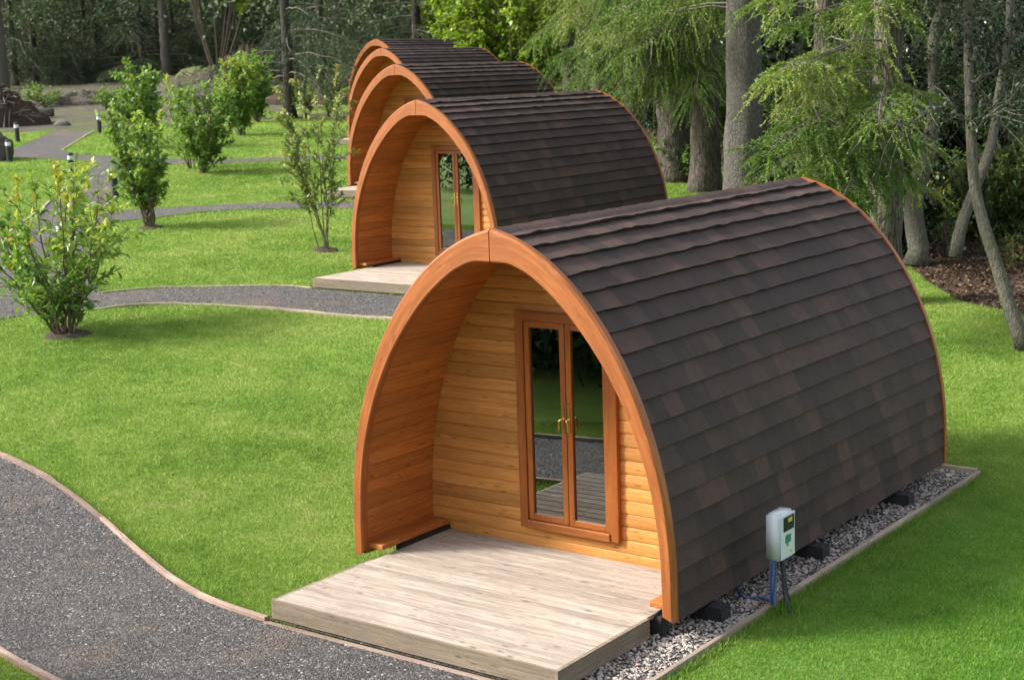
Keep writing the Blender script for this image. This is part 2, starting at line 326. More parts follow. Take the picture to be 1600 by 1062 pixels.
# ------------------------------------------------------------------ the ground
def axis(a, b, c, d, fine, coarse):
    return np.unique(np.concatenate([np.arange(a, b, coarse), np.arange(b, c, fine), np.arange(c, d+.1, coarse)]))
gx = axis(-260, -46, 10, 140, .5, 12); gy = axis(-120, -8, 44, 320, .5, 12)
X, Y = np.meshgrid(gx, gy); Z = ground(X, Y); nx, ny = len(gx), len(gy)
me = bpy.data.meshes.new('lawn'); ii = np.arange((ny-1)*(nx-1)); r0, c0 = ii//(nx-1), ii % (nx-1); q = r0*nx+c0
me.from_pydata(np.stack([X, Y, Z], -1).reshape(-1, 3).tolist(), [], np.stack([q, q+1, q+nx+1, q+nx], 1).tolist())
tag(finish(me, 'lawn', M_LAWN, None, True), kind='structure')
def drape(name, poly, off, mat, step=.5, kind='structure'):
    bm = bmesh.new(); vs = [bm.verts.new((x, y, 0)) for x, y in poly]
    for t in geometry.tessellate_polygon([[Vector((x, y, 0)) for x, y in poly]]):
        try: bm.faces.new([vs[i] for i in t])
        except ValueError: pass
    P = np.array(poly)
    for ax in (0, 1):
        k = math.ceil(P[:, ax].min()/step)
        while k*step < P[:, ax].max():
            co = [0, 0, 0]; no = [0, 0, 0]; co[ax] = k*step; no[ax] = 1
            bmesh.ops.bisect_plane(bm, geom=bm.verts[:]+bm.edges[:]+bm.faces[:], plane_co=co, plane_no=no); k += 1
    for v in bm.verts: v.co.z = G(v.co.x, v.co.y)+off
    bmesh.ops.recalc_face_normals(bm, faces=bm.faces[:])
    for f in bm.faces:
        if f.normal.z < 0: f.normal_flip()
    me = bpy.data.meshes.new(name); bm.to_mesh(me); bm.free(); return tag(finish(me, name, mat, None, True), kind=kind)
PX = lambda L: [at(*p) for p in L]
kerb1 = catmull([(-14, .9), (-10.2, .85), (-8.2, .62), (-6.46, .28), (-5.62, .10), (-4.71, -.15), (-3.99, -.38), (-3.22, -.66), (-2.63, -.88), (-2.08, -1.05), (-1.67, -1.12), (-1.25, -1.155)], 6)
kerb1b = catmull([(-1.25, -1.17), (-.5, -1.17), (.3, -1.17), (1.0, -1.17), (1.72, -1.18), (2.6, -1.2), (4, -1.5)], 4)
kerb2 = catmull([(-14, -1.9), (-8, -2.0), (-5.2, -2.1), (-3.6, -2.32), (-2.8, -2.5), (-2.39, -2.59), (-1.99, -2.67), (-1.55, -2.74), (-.5, -2.85), (2, -3.0), (6, -3.3)], 6)
PATH1 = [tuple(p) for p in kerb1]+[tuple(p) for p in kerb1b[1:]]+[(7, -2.2), (6, -3.3)]+[tuple(p) for p in kerb2[::-1]]
main_px_L = [(-70, 395), (0, 372), (60, 330), (110, 285), (148, 253)]
PATH2 = PX([(-120, 470), (-70, 410), (0, 372), (60, 330), (110, 285), (148, 253), (120, 251), (80, 249), (25, 247), (8, 243), (22, 234), (60, 216), (85, 205), (150, 205), (120, 222), (97, 237), (130, 243), (170, 244), (200, 246), (270, 249), (340, 250), (440, 246), (540, 243), (548, 243), (548, 250), (540, 249), (440, 252), (345, 256), (215, 259), (195, 280), (180, 308), (146, 336), (200, 329), (300, 323), (380, 319), (460, 316), (520, 316), (560, 317), (560, 328), (520, 326), (460, 327), (380, 328), (300, 333), (200, 345), (152, 352), (140, 385), (138, 425), (160, 460)])+[tuple(p) for p in catmull(PX([(160, 460), (230, 453), (300, 450), (430, 448), (490, 452)]), 4)[1:]]+[(-9.60, 8.0), (-7.2, 8.0), (-6.0, 7.4)]+[tuple(p) for p in catmull(PX([(640, 500), (600, 498), (480, 488), (350, 477), (250, 476), (160, 482), (60, 490), (0, 500)]), 4)]+PX([(-80, 512)])
drape('path', PATH1, .014, M_PATH, .5); drape('path', PATH2, .014, M_PATH, .5)
BED = [(-1.6, -1.14), (1.69, -1.14), (1.67, 5.12), (-1.67, 5.12), (-1.6, 0.0)]
for i, (px, py, pz, a) in enumerate(PODS):
    c, s = math.cos(a), math.sin(a); poly = [(px+c*x-s*y, py+s*x+c*y) for x, y in ([(-1.3, -1.13), (1.69, -1.13), (1.67, 5.1), (-1.5, 5.1), (-1.5, .1), (-1.3, .1)])]
    drape('gravel_bed', poly, .018, M_PATH, .5)
mulch = PX([(1600, 492), (1560, 483), (1500, 471), (1475, 456), (1450, 441), (1425, 419)])
FLOOR_ = [(22, 6), (9, 9.2), (3.5, 10.3)]+mulch+[(-4.2, 16.2), (-6.6, 19.3), (-9.6, 22.3), (-12.6, 25.2), (-17.5, 30.0), (-24, 37.5), (-30, 44), (-40, 60), (-60, 110), (60, 110), (90, 20)]
drape('forest_floor', FLOOR_, .010, M_FLOOR, 2.0)
DIRT = PX([(-260, 216), (-60, 210), (0, 208), (60, 206), (85, 204), (150, 203), (190, 198), (300, 197), (360, 191), (430, 187), (500, 184), (545, 184)])+[(-36, 40), (-31, 44), (-40, 60), (-60, 110), (-150, 110), (-190, 30)]
drape('clearing', DIRT, .008, M_DIRT, 2.0)
def inside(poly, x, y):
    P = np.array(poly); r = np.zeros(len(x), bool); j = len(P)-1
    for i in range(len(P)):
        xi, yi, xj, yj = *P[i], *P[j]; j = i
        with np.errstate(divide='ignore', invalid='ignore'): r ^= ((yi > y) != (yj > y)) & (x < (xj-xi)*(y-yi)/(yj-yi+1e-12)+xi)
    return r
# edging strips
def strip(P, w, h, label, closed=False, mat=M_KERB, group='timber edging strips', seg=1.1, name='edging_strip', low=-.05):
    P = np.array(P, float); mb = MB(); T = np.gradient(P, axis=0); T = unit(T); N = np.stack([-T[:, 1], T[:, 0]], 1)
    V = []; g = []; L = np.concatenate([[0], np.cumsum(np.linalg.norm(np.diff(P, axis=0), axis=1))])
    z = ground(P[:, 0], P[:, 1]); jj = rng.normal(0, .007, int(L[-1]/seg)+3); jit = jj[(L/seg).astype(int)]; P = P+N*(rng.normal(0, .004, (int(L[-1]/seg)+3, 1))[(L/seg).astype(int)])
    for i in range(len(P)):
        for sx, sz in ((-.5, low), (-.5, h), (-.42, h+.006), (.42, h+.006), (.5, h), (.5, low)):
            V.append((P[i, 0]+N[i, 0]*w*sx, P[i, 1]+N[i, 1]*w*sx, z[i]+sz+(jit[i] if sz > 0 else 0))); g.append((L[i], sx*w, sz))
    F = [(i*6+k, i*6+k+1, (i+1)*6+k+1, (i+1)*6+k) for i in range(len(P)-1) for k in range(5)]; F += [tuple(range(6)), tuple(range((len(P)-1)*6, len(P)*6))[::-1]]
    rr = random.Random(len(P)); tt = {}; tints = [tt.setdefault(int(L[i]/seg), rr.random()) for i in range(len(P)-1) for k in range(5)]+[.5, .5]
    mb.add(V, F, g, tints); o = mb.build(name, mat, None)
    return tag(o, label, 'edging', group)
def sub(P, d=.25):
    P = np.array(P, float); out = []
    for a, b in zip(P[:-1], P[1:]):
        n = max(1, int(np.linalg.norm(b-a)/d)); out += [a+(b-a)*k/n for k in range(n)]
    return np.array(out+[P[-1]])
strip(kerb1, .042, .04, 'pinkish curved edging between the big gravel path and the nearest lawn')
strip(kerb1b[:25], .05, .012, 'low dark edging running under the front of the nearest deck')
strip(kerb2, .042, .04, 'pinkish edging round the lawn corner at the bottom left of the photo')
strip(sub(PX([(-70, 398), (0, 374), (60, 332), (110, 287), (149, 254)]), .5), .05, .03, 'straight pale edging along the far side of the main path, left of the bollards', mat=M_EDGE)
strip(sub(PX([(148, 337), (165, 322), (181, 309)]), .5), .05, .03, 'short straight pale edging at the foot of the bollard beside the path bend', mat=M_EDGE)
strip(catmull(PX([(60, 491), (160, 483), (250, 477), (350, 478), (480, 489), (600, 499), (640, 501)]), 4), .045, .03, 'pale curved edging on the near side of the side path to the second pod', mat=M_EDGE)
strip(catmull(PX([(160, 459), (230, 452), (300, 449), (430, 447), (487, 451)]), 4), .04, .025, 'thin pale edging on the far side of the side path to the second pod', mat=M_EDGE)
strip(sub(PX([(97, 236), (120, 221), (150, 204)]), .5), .06, .03, 'pale edging of the grass wedge right of the farthest path', mat=M_EDGE)
for (a, b, lab) in (((1.70, -1.12), (1.68, 5.13), 'long straight timber edging between the pebble bed and the right-hand lawn'), ((1.66, 5.15), (1.1, 5.15), 'short timber edging closing the pebble bed behind the nearest pod')):
    strip(sub([a, b], .3), .04, .05, lab, mat=M_EDGE, seg=2.4)

# ------------------------------------------------------------------ camping pod
H, W2, LP, RC = 2.608, 1.45, 4.905, .915
rn = [1.45, 1.4805, 1.5742, 1.7126, 1.9059, 2.1587, 2.4154, 2.608]; rc = np.polyfit(np.linspace(0, 90, 8)/45-1, rn, 5)
th = np.linspace(0, 90, 241); rr_ = np.polyval(rc, th/45-1); OUT = np.stack([rr_*np.cos(np.radians(th)), rr_*np.sin(np.radians(th))], 1)   # (x, z) from foot to apex, right side
OUT[-1, 0] = 0
def resample(P, n=None, d=None):
    L = np.concatenate([[0], np.cumsum(np.linalg.norm(np.diff(P, axis=0), axis=1))]); s = np.linspace(0, L[-1], n) if n else np.arange(0, L[-1], d)
    return np.stack([np.interp(s, L, P[:, k]) for k in range(P.shape[1])], 1)
OUT = resample(OUT, 161)
def offset(P, d):
    T = unit(np.gradient(P, axis=0)); N = np.stack([T[:, 1], -T[:, 0]], 1); Q = P+N*d     # outward normal is (+x)
    return Q[Q[:, 0] > -1e-6] if d < 0 else Q
NRM = (lambda T: np.stack([T[:, 1], -T[:, 0]], 1))(unit(np.gradient(OUT, axis=0)))
wth = np.interp(th, [0, 20, 30, 36, 42, 47, 52, 58, 64, 69, 77, 82, 86, 90], [.090, .097, .102, .107, .116, .124, .134, .147, .163, .174, .178, .175, .187, .230])
INN = np.stack([(rr_-wth)*np.cos(np.radians(th)), (rr_-wth)*np.sin(np.radians(th))], 1); INN[:, 1] = np.minimum(INN[:, 1], 2.376); INN[-1] = (0, 2.376); INN = resample(INN, 81)
OA = resample(OUT, 81)
def arch_half(side, y0, y1, out=.002):
    mb = MB(); a = offset(OA, out)[:81]; a[-1] = (0, a[-2][1]+.012); b = INN.copy(); g0 = .004
    a[:, 0] = np.maximum(a[:, 0], g0); b[:, 0] = np.maximum(b[:, 0], g0)
    b[0, 1] += .035; b[1, 1] = max(b[1, 1], .04)
    for arr, s in ((a, -1), (b, 1)): arr[0, 1] -= .0
    ch = .018; V = []; g = []; L = np.concatenate([[0], np.cumsum(np.linalg.norm(np.diff(a, axis=0), axis=1))]); rid = random.random()*30
    for i in range(81):
        d = unit(a[i]-b[i]); ring = [(a[i]-d*ch, y0), (a[i], y0+ch), (a[i], y1), (b[i], y1), (b[i], y0+ch*.6), (b[i]+d*ch*.6, y0)]
        for p, y in ring: V.append((p[0]*side, y, p[1])); g.append((L[i]+rid, np.dot(p-b[i], d)+rid, y))
    F = [(i*6+k, i*6+(k+1) % 6, (i+1)*6+(k+1) % 6, (i+1)*6+k) for i in range(80) for k in range(6)]+[tuple(range(6))[::-1], tuple(480+k for k in range(6))]
    if side > 0: F = [f[::-1] for f in F]
    ti = [(.35 if (L[f[0]//6] % 1.05) < 2 else .5) for f in F]
    mb.add(V, F, g, .55 if side > 0 else .45); return mb
def make_pod():
    root = empty('camping_pod', (0, 0, -.15)); dz = .15
    def part(mb, name, mat, parent=root, **k):
        o = mb.build(name, mat, parent, **k)
        if parent is root: o.location = (0, 0, dz)
        return o
    # shingle roof, course by course, each tab its own shade
    OUS = OUT-NRM*.026; OUS[-1, 0] = 0; mb = MB(); ncs = 19; S = len(OUT)-1; y0, y1 = .069, LP-.035; tw = .205
    r = np.random.default_rng(3)
    for side in (1, -1):
        for c in range(ncs):
            s0 = c/ncs*S; s1 = min(S, (c+1.18)/ncs*S); sm = (s0+s1)/2
            P = [np.array([np.interp(s, range(S+1), OUS[:, k]) for k in (0, 1)]) for s in (s0, sm, s1)]; Nn = [np.array([np.interp(s, range(S+1), NRM[:, k]) for k in (0, 1)]) for s in (s0, sm, s1)]
            topness = c/ncs; ys = np.arange(y0-r.random()*tw, y1+tw, tw); nn = len(ys)*4
            yy = np.linspace(ys[0], ys[-1], nn); wav = np.convolve(r.normal(0, 1, nn+8), np.hanning(7)/2.2, 'same')[4:-4]; wav2 = np.convolve(r.normal(0, 1, nn+8), np.hanning(5)/2, 'same')[4:-4]
            tc = r.random(len(ys)+2)**1.35; ok = (yy >= y0-.06) & (yy <= y1+.06); yy = np.clip(yy, y0, y1)
            V = []; g = []; idx = np.where(ok)[0]
            if idx[0] > 0: pass
            for j in idx:
                lift = .026+.002*wav[j]+.011*topness**2*abs(wav[j]); drop = .0025*wav2[j]*(0.4+3.2*topness**3)
                base = P[0]-unit(P[1]-P[0])*drop
                for p in (base+Nn[0]*(lift-.024), base+Nn[0]*(lift), P[1]+Nn[1]*(.009+.002*wav2[j]), P[2]+Nn[2]*.001):
                    V.append((side*p[0], yy[j], p[1]))
                rid = c*.37+side; g += [(yy[j], rid, 0), (yy[j], rid, 0), (yy[j], rid+.09, 0), (yy[j], rid+.18, 0)]
            F = []; ti = []
            for a in range(len(idx)-1):
                tb = tc[int((yy[idx[a]]-ys[0]+.03)/tw) % len(tc)]
                for k in range(3):
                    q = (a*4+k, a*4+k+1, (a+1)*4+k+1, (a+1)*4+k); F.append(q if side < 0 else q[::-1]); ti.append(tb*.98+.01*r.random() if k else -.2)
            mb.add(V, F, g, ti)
    for j, yv in enumerate(np.arange(y0, y1-.2, .24)):     # ridge caps folded over the apex
        w = .15; ye = min(yv+.30, y1); t = r.random()**1.3
        pr = [(-w, H-.078), (-.05, H-.021), (0, H-.002), (.05, H-.021), (w, H-.078)]
        V = [(x, yy_, z+(.012 if yy_ == yv else .003)) for yy_ in (yv, ye) for x, z in pr]+[(x, yv, z) for x, z in pr]
        mb.add(V, [(k, k+1, k+6, k+5) for k in range(4)]+[(k+10, k+11, k+1, k) for k in range(4)], [(v[1], v[0], 0) for v in V], t)
    part(mb, 'shingle_roof', M_SHIN)
    for k, (ya, yb, nm) in enumerate(((0, .068, 'front_arch'), (LP-.034, LP+.035, 'rear_arch'))):
        for side in (-1, 1):
            m = arch_half(side, ya, yb)
            if k: # mirror the chamfer to the back
                m.v = [np.stack([v[:, 0], ya+yb-v[:, 1], v[:, 2]], 1) for v in m.v]; m.f = [f[::-1] for f in m.f]
            part(m, nm, M_ARCH, smooth=False)
    # lining planks of the porch and the shell
    LN = offset(resample(OUT, 161), -.062); LN = LN[LN[:, 0] > .02]; LN = np.vstack([LN, [(0, LN[-1][1]+.004)]]); LNr = resample(LN, d=.118)
    LNr = np.vstack([LNr, LN[-1]])
    mb = MB()
    for side in (-1, 1):
        for i in range(len(LNr)-1):
            a, b = LNr[i], LNr[i+1]; d = unit(b-a); n_ = np.array([d[1], -d[0]]); gq = .004
            if np.linalg.norm(b-a) < .03: continue
            pr = [a+n_*.005, a+d*gq, b-d*gq, b+n_*.005]; rid = random.random()*40
            for ya, yb, matk in ((.070, LP-.1, 0),):
                yo = .0
                V = [(side*p[0], y, p[1]) for y in (ya, yb) for p in pr]; F = [(k, k+1, k+5, k+4) for k in range(3)]
                if side > 0: F = [f[::-1] for f in F]
                mb.add(V, F, [(v[1]+rid, v[2]+rid, 0) for v in V], random.random())
    part(mb, 'porch_lining', M_LINE)
    # shell between lining and shingles (keeps light out)
    mb = MB(); P = resample(OUT, 41); Q = P*1.0; T = offset(P, -.004)
    V = []; 
    allp = [(-p[0], p[1]) for p in resample(offset(resample(OUT, 161), -.038), 40)]+[(p[0], p[1]) for p in resample(offset(resample(OUT, 161), -.038), 40)[::-1]]
    V = [(x, y, z) for y in (.069, LP-.036) for x, z in allp]; n = len(allp)
    mb.add(V, [(k, k+1, k+n+1, k+n) for k in range(n-1)], None)
    part(mb, 'shell', M_DARK)
    # front wall of log-lap boards, cut by the lining curve and the door
    def half(z): return float(np.interp(z, LN[:, 1], LN[:, 0]))-.001 if z < LN[-1][1] else 0
    mb = MB(); z = -.02; ph = .103; DX0, DX1, DZ0, DZ1 = -.455, .465, .165, 1.885; ri = random.Random(5)
    while z < LN[-1][1]-.02:
        zz = [z+ph*f for f in (0, .07, .2, .45, .75, .93, 1)]; dp = [0, .008, .011, .0125, .011, .008, 0]; t = ri.random(); rid = ri.random()*50
        cuts = []
        def seg(xa, xb):
            V = []; 
            for zi, di in zip(zz, dp):
                h = half(max(0, zi)); a = -h if xa is None else xa; b = h if xb is None else xb
                xs = np.linspace(a, max(a, b), 6)
                V += [(x, RC-di, zi) for x in xs]
            V = np.array(V); F = [(r_*6+k, r_*6+k+1, (r_+1)*6+k+1, (r_+1)*6+k) for r_ in range(6) for k in range(5)]
            mb.add(V, F, [(v[0]+rid, v[2]*2.+rid, v[1]) for v in V], t)
        if DZ0 < z+ph/2 < DZ1: seg(None, DX0+.01); seg(DX1-.01, None)
        else: seg(None, None)
        z += ph
    part(mb, 'front_wall', M_WALL)
    mb = MB(); 
    zc = np.linspace(-.02, LN[-1][1]-.01, 30)
    for s_ in (-1, 1):
        V = [(s_*half(max(0, z_))*f, LP-.08, z_) for z_ in zc for f in (0, 1)]; mb.add(V, [((k*2, k*2+1, k*2+3, k*2+2) if s_ < 0 else (k*2+2, k*2+3, k*2+1, k*2)) for k in range(29)], [(v[0], v[2], 0) for v in V])
    part(mb, 'rear_wall', M_WALL)
    mb = MB(); mb.box((-1.36, RC+.03, .04), (1.36, LP-.1, .085), 1, .2); part(mb, 'floor_panel', M_DARK)
    for s_ in (-1, 1):
        mb = MB(); mb.box(*(((s_*1.385 if s_ < 0 else 1.215), .075, .055), ((-1.215 if s_ < 0 else 1.385), RC-.022, .095)), axis=1, tint=.55); part(mb, 'floor_ledge', M_LINE, bevel=.006)
    # base bearers
    for x in (-1.245, 1.245): mb = MB(); mb.box((x-.03, .3, -.06), (x+.04, LP-.05, .05), 1); part(mb, 'base_bearer', M_BLOCK)
    # door set
    mb = MB(); f = .075; yf = RC-.052; yb = RC+.03
    mb.box((DX0, yf, DZ0), (DX0+f, yb, DZ1), 2, .45); mb.box((DX1-f, yf, DZ0), (DX1, yb, DZ1), 2, .45); mb.box((DX0+f, yf+.001, DZ1-f), (DX1-f, yb, DZ1), 0, .4); mb.box((DX0+f, yf-.012, DZ0), (DX1-f, yb, DZ0+f*.85), 0, .35)
    fr = part(mb, 'door_frame', M_DOOR, bevel=.006)
    xm = .005
    for s_, (xa, xb) in ((-1, (DX0+f+.003, xm-.003)), (1, (xm+.003, DX1-f-.003))):
        mb = MB(); st = .048; za, zb = DZ0+f*.85+.004, DZ1-f-.004; ya, yb2 = yf+.014, RC+.012
        mb.box((xa, ya, za), (xa+st, yb2, zb), 2, .8); mb.box((xb-st, ya, za), (xb, yb2, zb), 2, .75); mb.box((xa+st, ya+.001, zb-st), (xb-st, yb2, zb), 0, .7); mb.box((xa+st, ya+.001, za), (xb-st, yb2, za+st), 0, .7)
        leaf = part(mb, 'door_leaf', M_DOOR, bevel=.004)
        mb = MB(); mb.box((xa+st, ya+.02, za+st), (xb-st, ya+.026, zb-st), 2); part(mb, 'glass_pane', M_GLASS, leaf)
        hx = xb-st/2 if s_ < 0 else xa+st/2; mb = MB()
        mb.box((hx-.011, ya-.006, .96), (hx+.011, ya, 1.16), 2); mb.tube([(hx, ya-.005, 1.07), (hx, ya-.045, 1.07), (hx+s_*.012, ya-.05, 1.06), (hx+s_*.014, ya-.05, .985)], .0075, 8)
        mb.lathe([(.012, -.004), (.012, .004)], 10, (hx, ya-.008, 1.21)); part(mb, 'handle', M_BRASS, leaf)
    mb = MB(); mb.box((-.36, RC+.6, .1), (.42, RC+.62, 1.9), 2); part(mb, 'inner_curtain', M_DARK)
    return root
def make_deck():
    root = empty('timber_deck', (0, 0, -.15)); x0, x1, y0, y1 = -1.2, 1.262, -1.098, RC-.03
    mb = MB(); n = 17; p = (y1-y0)/n
    rr = random.Random(11)
    for i in range(n):
        ya, yb = y0+i*p+.003, y0+(i+1)*p-.003; rid = rr.random()*60; t = rr.random(); ng = 7; ys = np.linspace(ya, yb, ng*4+1); zs = [.02-(.006 if k % 4 == 2 else 0) for k in range(ng*4+1)]; zs[0] = zs[-1] = .016
        xs = np.linspace(x0, x1, 7); V = [(x, y, z) for x in xs for y, z in zip(ys, zs)]; m = len(ys)
        F = [(a*m+k, (a+1)*m+k, (a+1)*m+k+1, a*m+k+1) for a in range(6) for k in range(m-1)]
        V2 = [(x, y, z) for x in (x0, x1) for y in (ya, yb) for z in (.016, -.012)]
        mb.add(V, F, [(v[0]+rid, v[1]+rid*.7, v[2]) for v in V], t)
        mb.add([(x0, ya, .016), (x0, yb, .016), (x0, yb, -.012), (x0, ya, -.012), (x1, ya, .016), (x1, yb, .016), (x1, yb, -.012), (x1, ya, -.012)], [(0, 1, 2, 3)[::-1], (4, 5, 6, 7), (0, 3, 7, 4), (1, 5, 6, 2), (2, 6, 7, 3)], None, t)
        for xs_ in (x0+.06, -.62, -.02, .6, x1-.06):     # screw heads
            for yo in (ya+.03, yb-.03): mb.lathe([(.0045, 0), (.0045, .0006)], 6, (xs_, yo, .0202), 0.0)
    o = mb.build('decking_boards', M_DECK, root); o.location = (0, 0, .15)
    def fascia(a, b, nrm, tint):
        mb = MB(); a = np.array(a); b = np.array(b); L = np.linalg.norm(b-a); zt, zb_ = .019, -.118; k = 15; prof = []
        for i in range(k): 
            za = zt-(zt-zb_)*i/k; zc_ = zt-(zt-zb_)*(i+.8)/k; prof += [(0 if 1 <= i < k-1 else 0, za), (0, zt-(zt-zb_)*(i+.55)/k), (-.009 if i < k-1 else 0, zt-(zt-zb_)*(i+.75)/k)]
        prof.append((0, zb_)); t = (b-a)/L; n_ = np.array(nrm); V = []; g = []
        for s in np.linspace(0, L, 6):
            for d, z in prof: q_ = a+t*s+n_*d; V.append((q_[0], q_[1], z)); g.append((s, z*2, d))
        m = len(prof); F = [(i*m+j, i*m+j+1, (i+1)*m+j+1, (i+1)*m+j) for i in range(5) for j in range(m-1)]
        mb.add(V, F, np.array(g)+random.random()*9, tint); th_ = .026
        bq = [(*(a), zt), (*(b), zt), (*(b-n_*th_), zt), (*(a-n_*th_), zt), (*(a), zb_), (*(b), zb_), (*(b-n_*th_), zb_), (*(a-n_*th_), zb_)]
        mb.add(bq, [(0, 1, 2, 3), (0, 3, 7, 4), (1, 5, 6, 2), (3, 2, 6, 7), (4, 7, 6, 5)], [(p_[0], p_[1], p_[2]) for p_ in bq], tint)
        bm_o = mb.build('fascia_board', M_FASC, root); bm_o.location = (0, 0, .15)
    fascia((x0-.002, y0-.026), (x1+.002, y0-.026), (0, -1), .75); fascia((x1+.026, y0-.026), (x1+.026, -.04), (1, 0), .4); fascia((x0-.026, -.04), (x0-.026, y0-.026), (-1, 0), .5)
    for i, x in enumerate((-.9, -.2, .5)):
        mb = MB(); mb.box((x-.03, y0+.01, -.11), (x+.03, y1, -.013), 1); o = mb.build('joist', M_FASC, root); o.location = (0, 0, .15)
    return root
POD_LAB = ['nearest camping pod, arched timber front and brown shingle roof, filling the foreground', 'second camping pod, whose roof ridge shows just above the peak of the nearest pod', 'third camping pod, its open arch and half its roof showing behind the second', 'fourth camping pod, seen as an arch and strip of roof between the third and farthest', 'farthest camping pod at the back of the row, only its top arch and ridge showing']
DECK_LAB = ['large pale timber deck with grooved fascia in front of the nearest pod', 'pale timber deck in front of the second pod, above the side path', 'pale deck corner poking out in front of the third pod', 'small pale deck corner in front of the fourth pod', 'tiny pale deck corner in front of the farthest pod, near the brown clearing']
pod = make_pod(); deck = make_deck()
for i, (x, y, z, a) in enumerate(PODS):
    p = pod if i == 0 else copy_tree(pod); p.location = (x, y, z-.15); p.rotation_euler.z = a; tag(p, POD_LAB[i], 'camping pod', 'row of arched camping pods')
    d = deck if i == 0 else copy_tree(deck); d.location = (x, y, z-.15); d.rotation_euler.z = a; tag(d, DECK_LAB[i], 'deck', 'timber decks in front of the pods')
def block(x, y, lab, w=.22, l=.12, h=.105, rz=0):
    bm = bmesh.new(); bmesh.ops.create_cube(bm, size=1)
    for v in bm.verts: v.co = Vector((v.co.x*w, v.co.y*l, v.co.z*h+h/2))
    bmesh.ops.bevel(bm, geom=bm.edges[:], offset=.008, segments=2, affect='EDGES')
    for v in bm.verts: v.co += Vector((random.gauss(0, .0015), random.gauss(0, .0015), random.gauss(0, .001)))
    me = bpy.data.meshes.new('support_block'); bm.to_mesh(me); bm.free(); o = finish(me, 'support_block', M_BLOCK, None)
    o.location = (x, y, -.15+.018); o.rotation_euler.z = rz; tag(o, lab, 'block', 'dark support blocks under the nearest pod')
block(1.40, .55, 'black support block on the pebbles left of the meter box post', .3, .14)
block(1.40, 2.15, 'black support block on the pebbles right of the meter box', .3, .14)
block(1.40, 3.85, 'dark support block under the far end of the nearest pod', .3, .14)
block(1.18, -.30, 'black support block in shadow under the side of the deck', .2, .16, .1)
block(1.27, .1, 'dark block tucked behind the right foot of the front arch', .12, .1, .13)

# ------------------------------------------------------------------ hook-up box
def hookup(x, y):
    root = empty('hookup_post', (x, y, -.14), label='pale grey electric meter box on a short post with blue cables beside the pebbles', cat='meter box')
    def P(mb, name, mat, par=root, **k): return mb.build(name, mat, par, **k)
    bm = bmesh.new(); bmesh.ops.create_cube(bm, size=1)
    for v in bm.verts: v.co = Vector((v.co.x*.12, v.co.y*.22, .545+v.co.z*.34))
    bmesh.ops.bevel(bm, geom=bm.edges[:], offset=.018, segments=3, affect='EDGES'); me = bpy.data.meshes.new('box_body'); bm.to_mesh(me); bm.free(); body = finish(me, 'box_body', M_BOX, root, True)
    mb = MB(); mb.box((.058, -.103, .385), (.0665, .103, .705), 2); P(mb, 'box_lid', M_BOX, bevel=.004)
    mb = MB(); mb.box((.0665, -.075, .585), (.071, .085, .69), 1); w = P(mb, 'window', M_WIN, bevel=.003); mb = MB(); mb.box((.071, -.01, .645), (.0735, .05, .675), 1); P(mb, 'dial', M_LABY, w)
    mb = MB(); mb.box((.0665, -.085, .405), (.0685, .085, .572), 1); lb = P(mb, 'label_plate', M_LABW)
    mb = MB(); mb.add([(.0690, -.055, .50), (.0690, .035, .495), (.0690, .04, .555), (.0690, .005, .552), (.0690, -.02, .563), (.0690, -.05, .55)], [(0, 1, 2, 3, 4, 5)]); mb.box((.0685, -.03, .475), (.0692, .0, .497), 1); P(mb, 'green_emblem', M_LABG, lb)
    mb = MB(); mb.box((.0685, .02, .42), (.0692, .06, .435), 1); P(mb, 'yellow_sticker', M_LABY, lb)
    for yy in (-.09, .09):
        for zz in (.4, .69):
            mb = MB(); mb.lathe([(.009, 0), (.009, .003)], 10, (0, 0, 0)); v = mb.v[-1].copy(); mb.v[-1] = np.stack([v[:, 2]+.0668, v[:, 0]+yy, v[:, 1]+zz], 1); P(mb, 'lid_screw', M_LABW)
    mb = MB(); mb.box((-.045, -.075, -.05), (-.005, -.035, .38), 2); P(mb, 'post', M_GREY, bevel=.004)
    mb = MB(); mb.tube(catmull([(-.02, -.085, .38), (-.03, -.083, .2), (-.03, -.082, .02), (-.06, -.085, -.0)], 5), .009, 8); mb.tube(catmull([(.01, -.08, .38), (.0, -.07, .25), (-.01, -.08, .1), (.0, -.09, .01)], 5), .007, 8)
    mb.tube([(-.047+.0, -.078, .26), (-.001, -.078, .262), (-.001, -.033, .26), (-.047, -.033, .258), (-.047, -.078, .26)], .004, 6); P(mb, 'blue_cable', M_BLUE, smooth=True)
    mb = MB(); mb.tube(catmull([(.03, .1, .4), (.045, .13, .43), (.03, .135, .38), (0, .09, .31), (-.01, .02, .33), (.0, -.02, .38)], 6), .006, 8); P(mb, 'blue_cable', M_BLUE, smooth=True)
    for k, (dx, dy) in enumerate(((.03, .01), (.05, -.03), (.02, .06))):
        mb = MB(); mb.tube(catmull([(.02, 0, .38), (.02+dx*.3, dy*.4, .22), (.02+dx*.6, dy*.7, .1), (.02+dx*2.0, dy*1.6, -.03)], 5), .013 if k else .016, 8); P(mb, 'conduit', M_DUCT, smooth=True)
    return root
hookup(1.735, 1.0)
mb = MB(); mb.tube(catmull([(1.68, .98, -.1), (1.55, 1.05, -.115), (1.45, 1.0, -.118), (1.33, 1.12, -.115), (1.2, 1.3, -.118)], 6), .008, 8); tag(mb.build('blue_cable', M_BLUE, None, smooth=True), 'blue cable lying on the pebbles between the meter box post and the pod', 'cable')

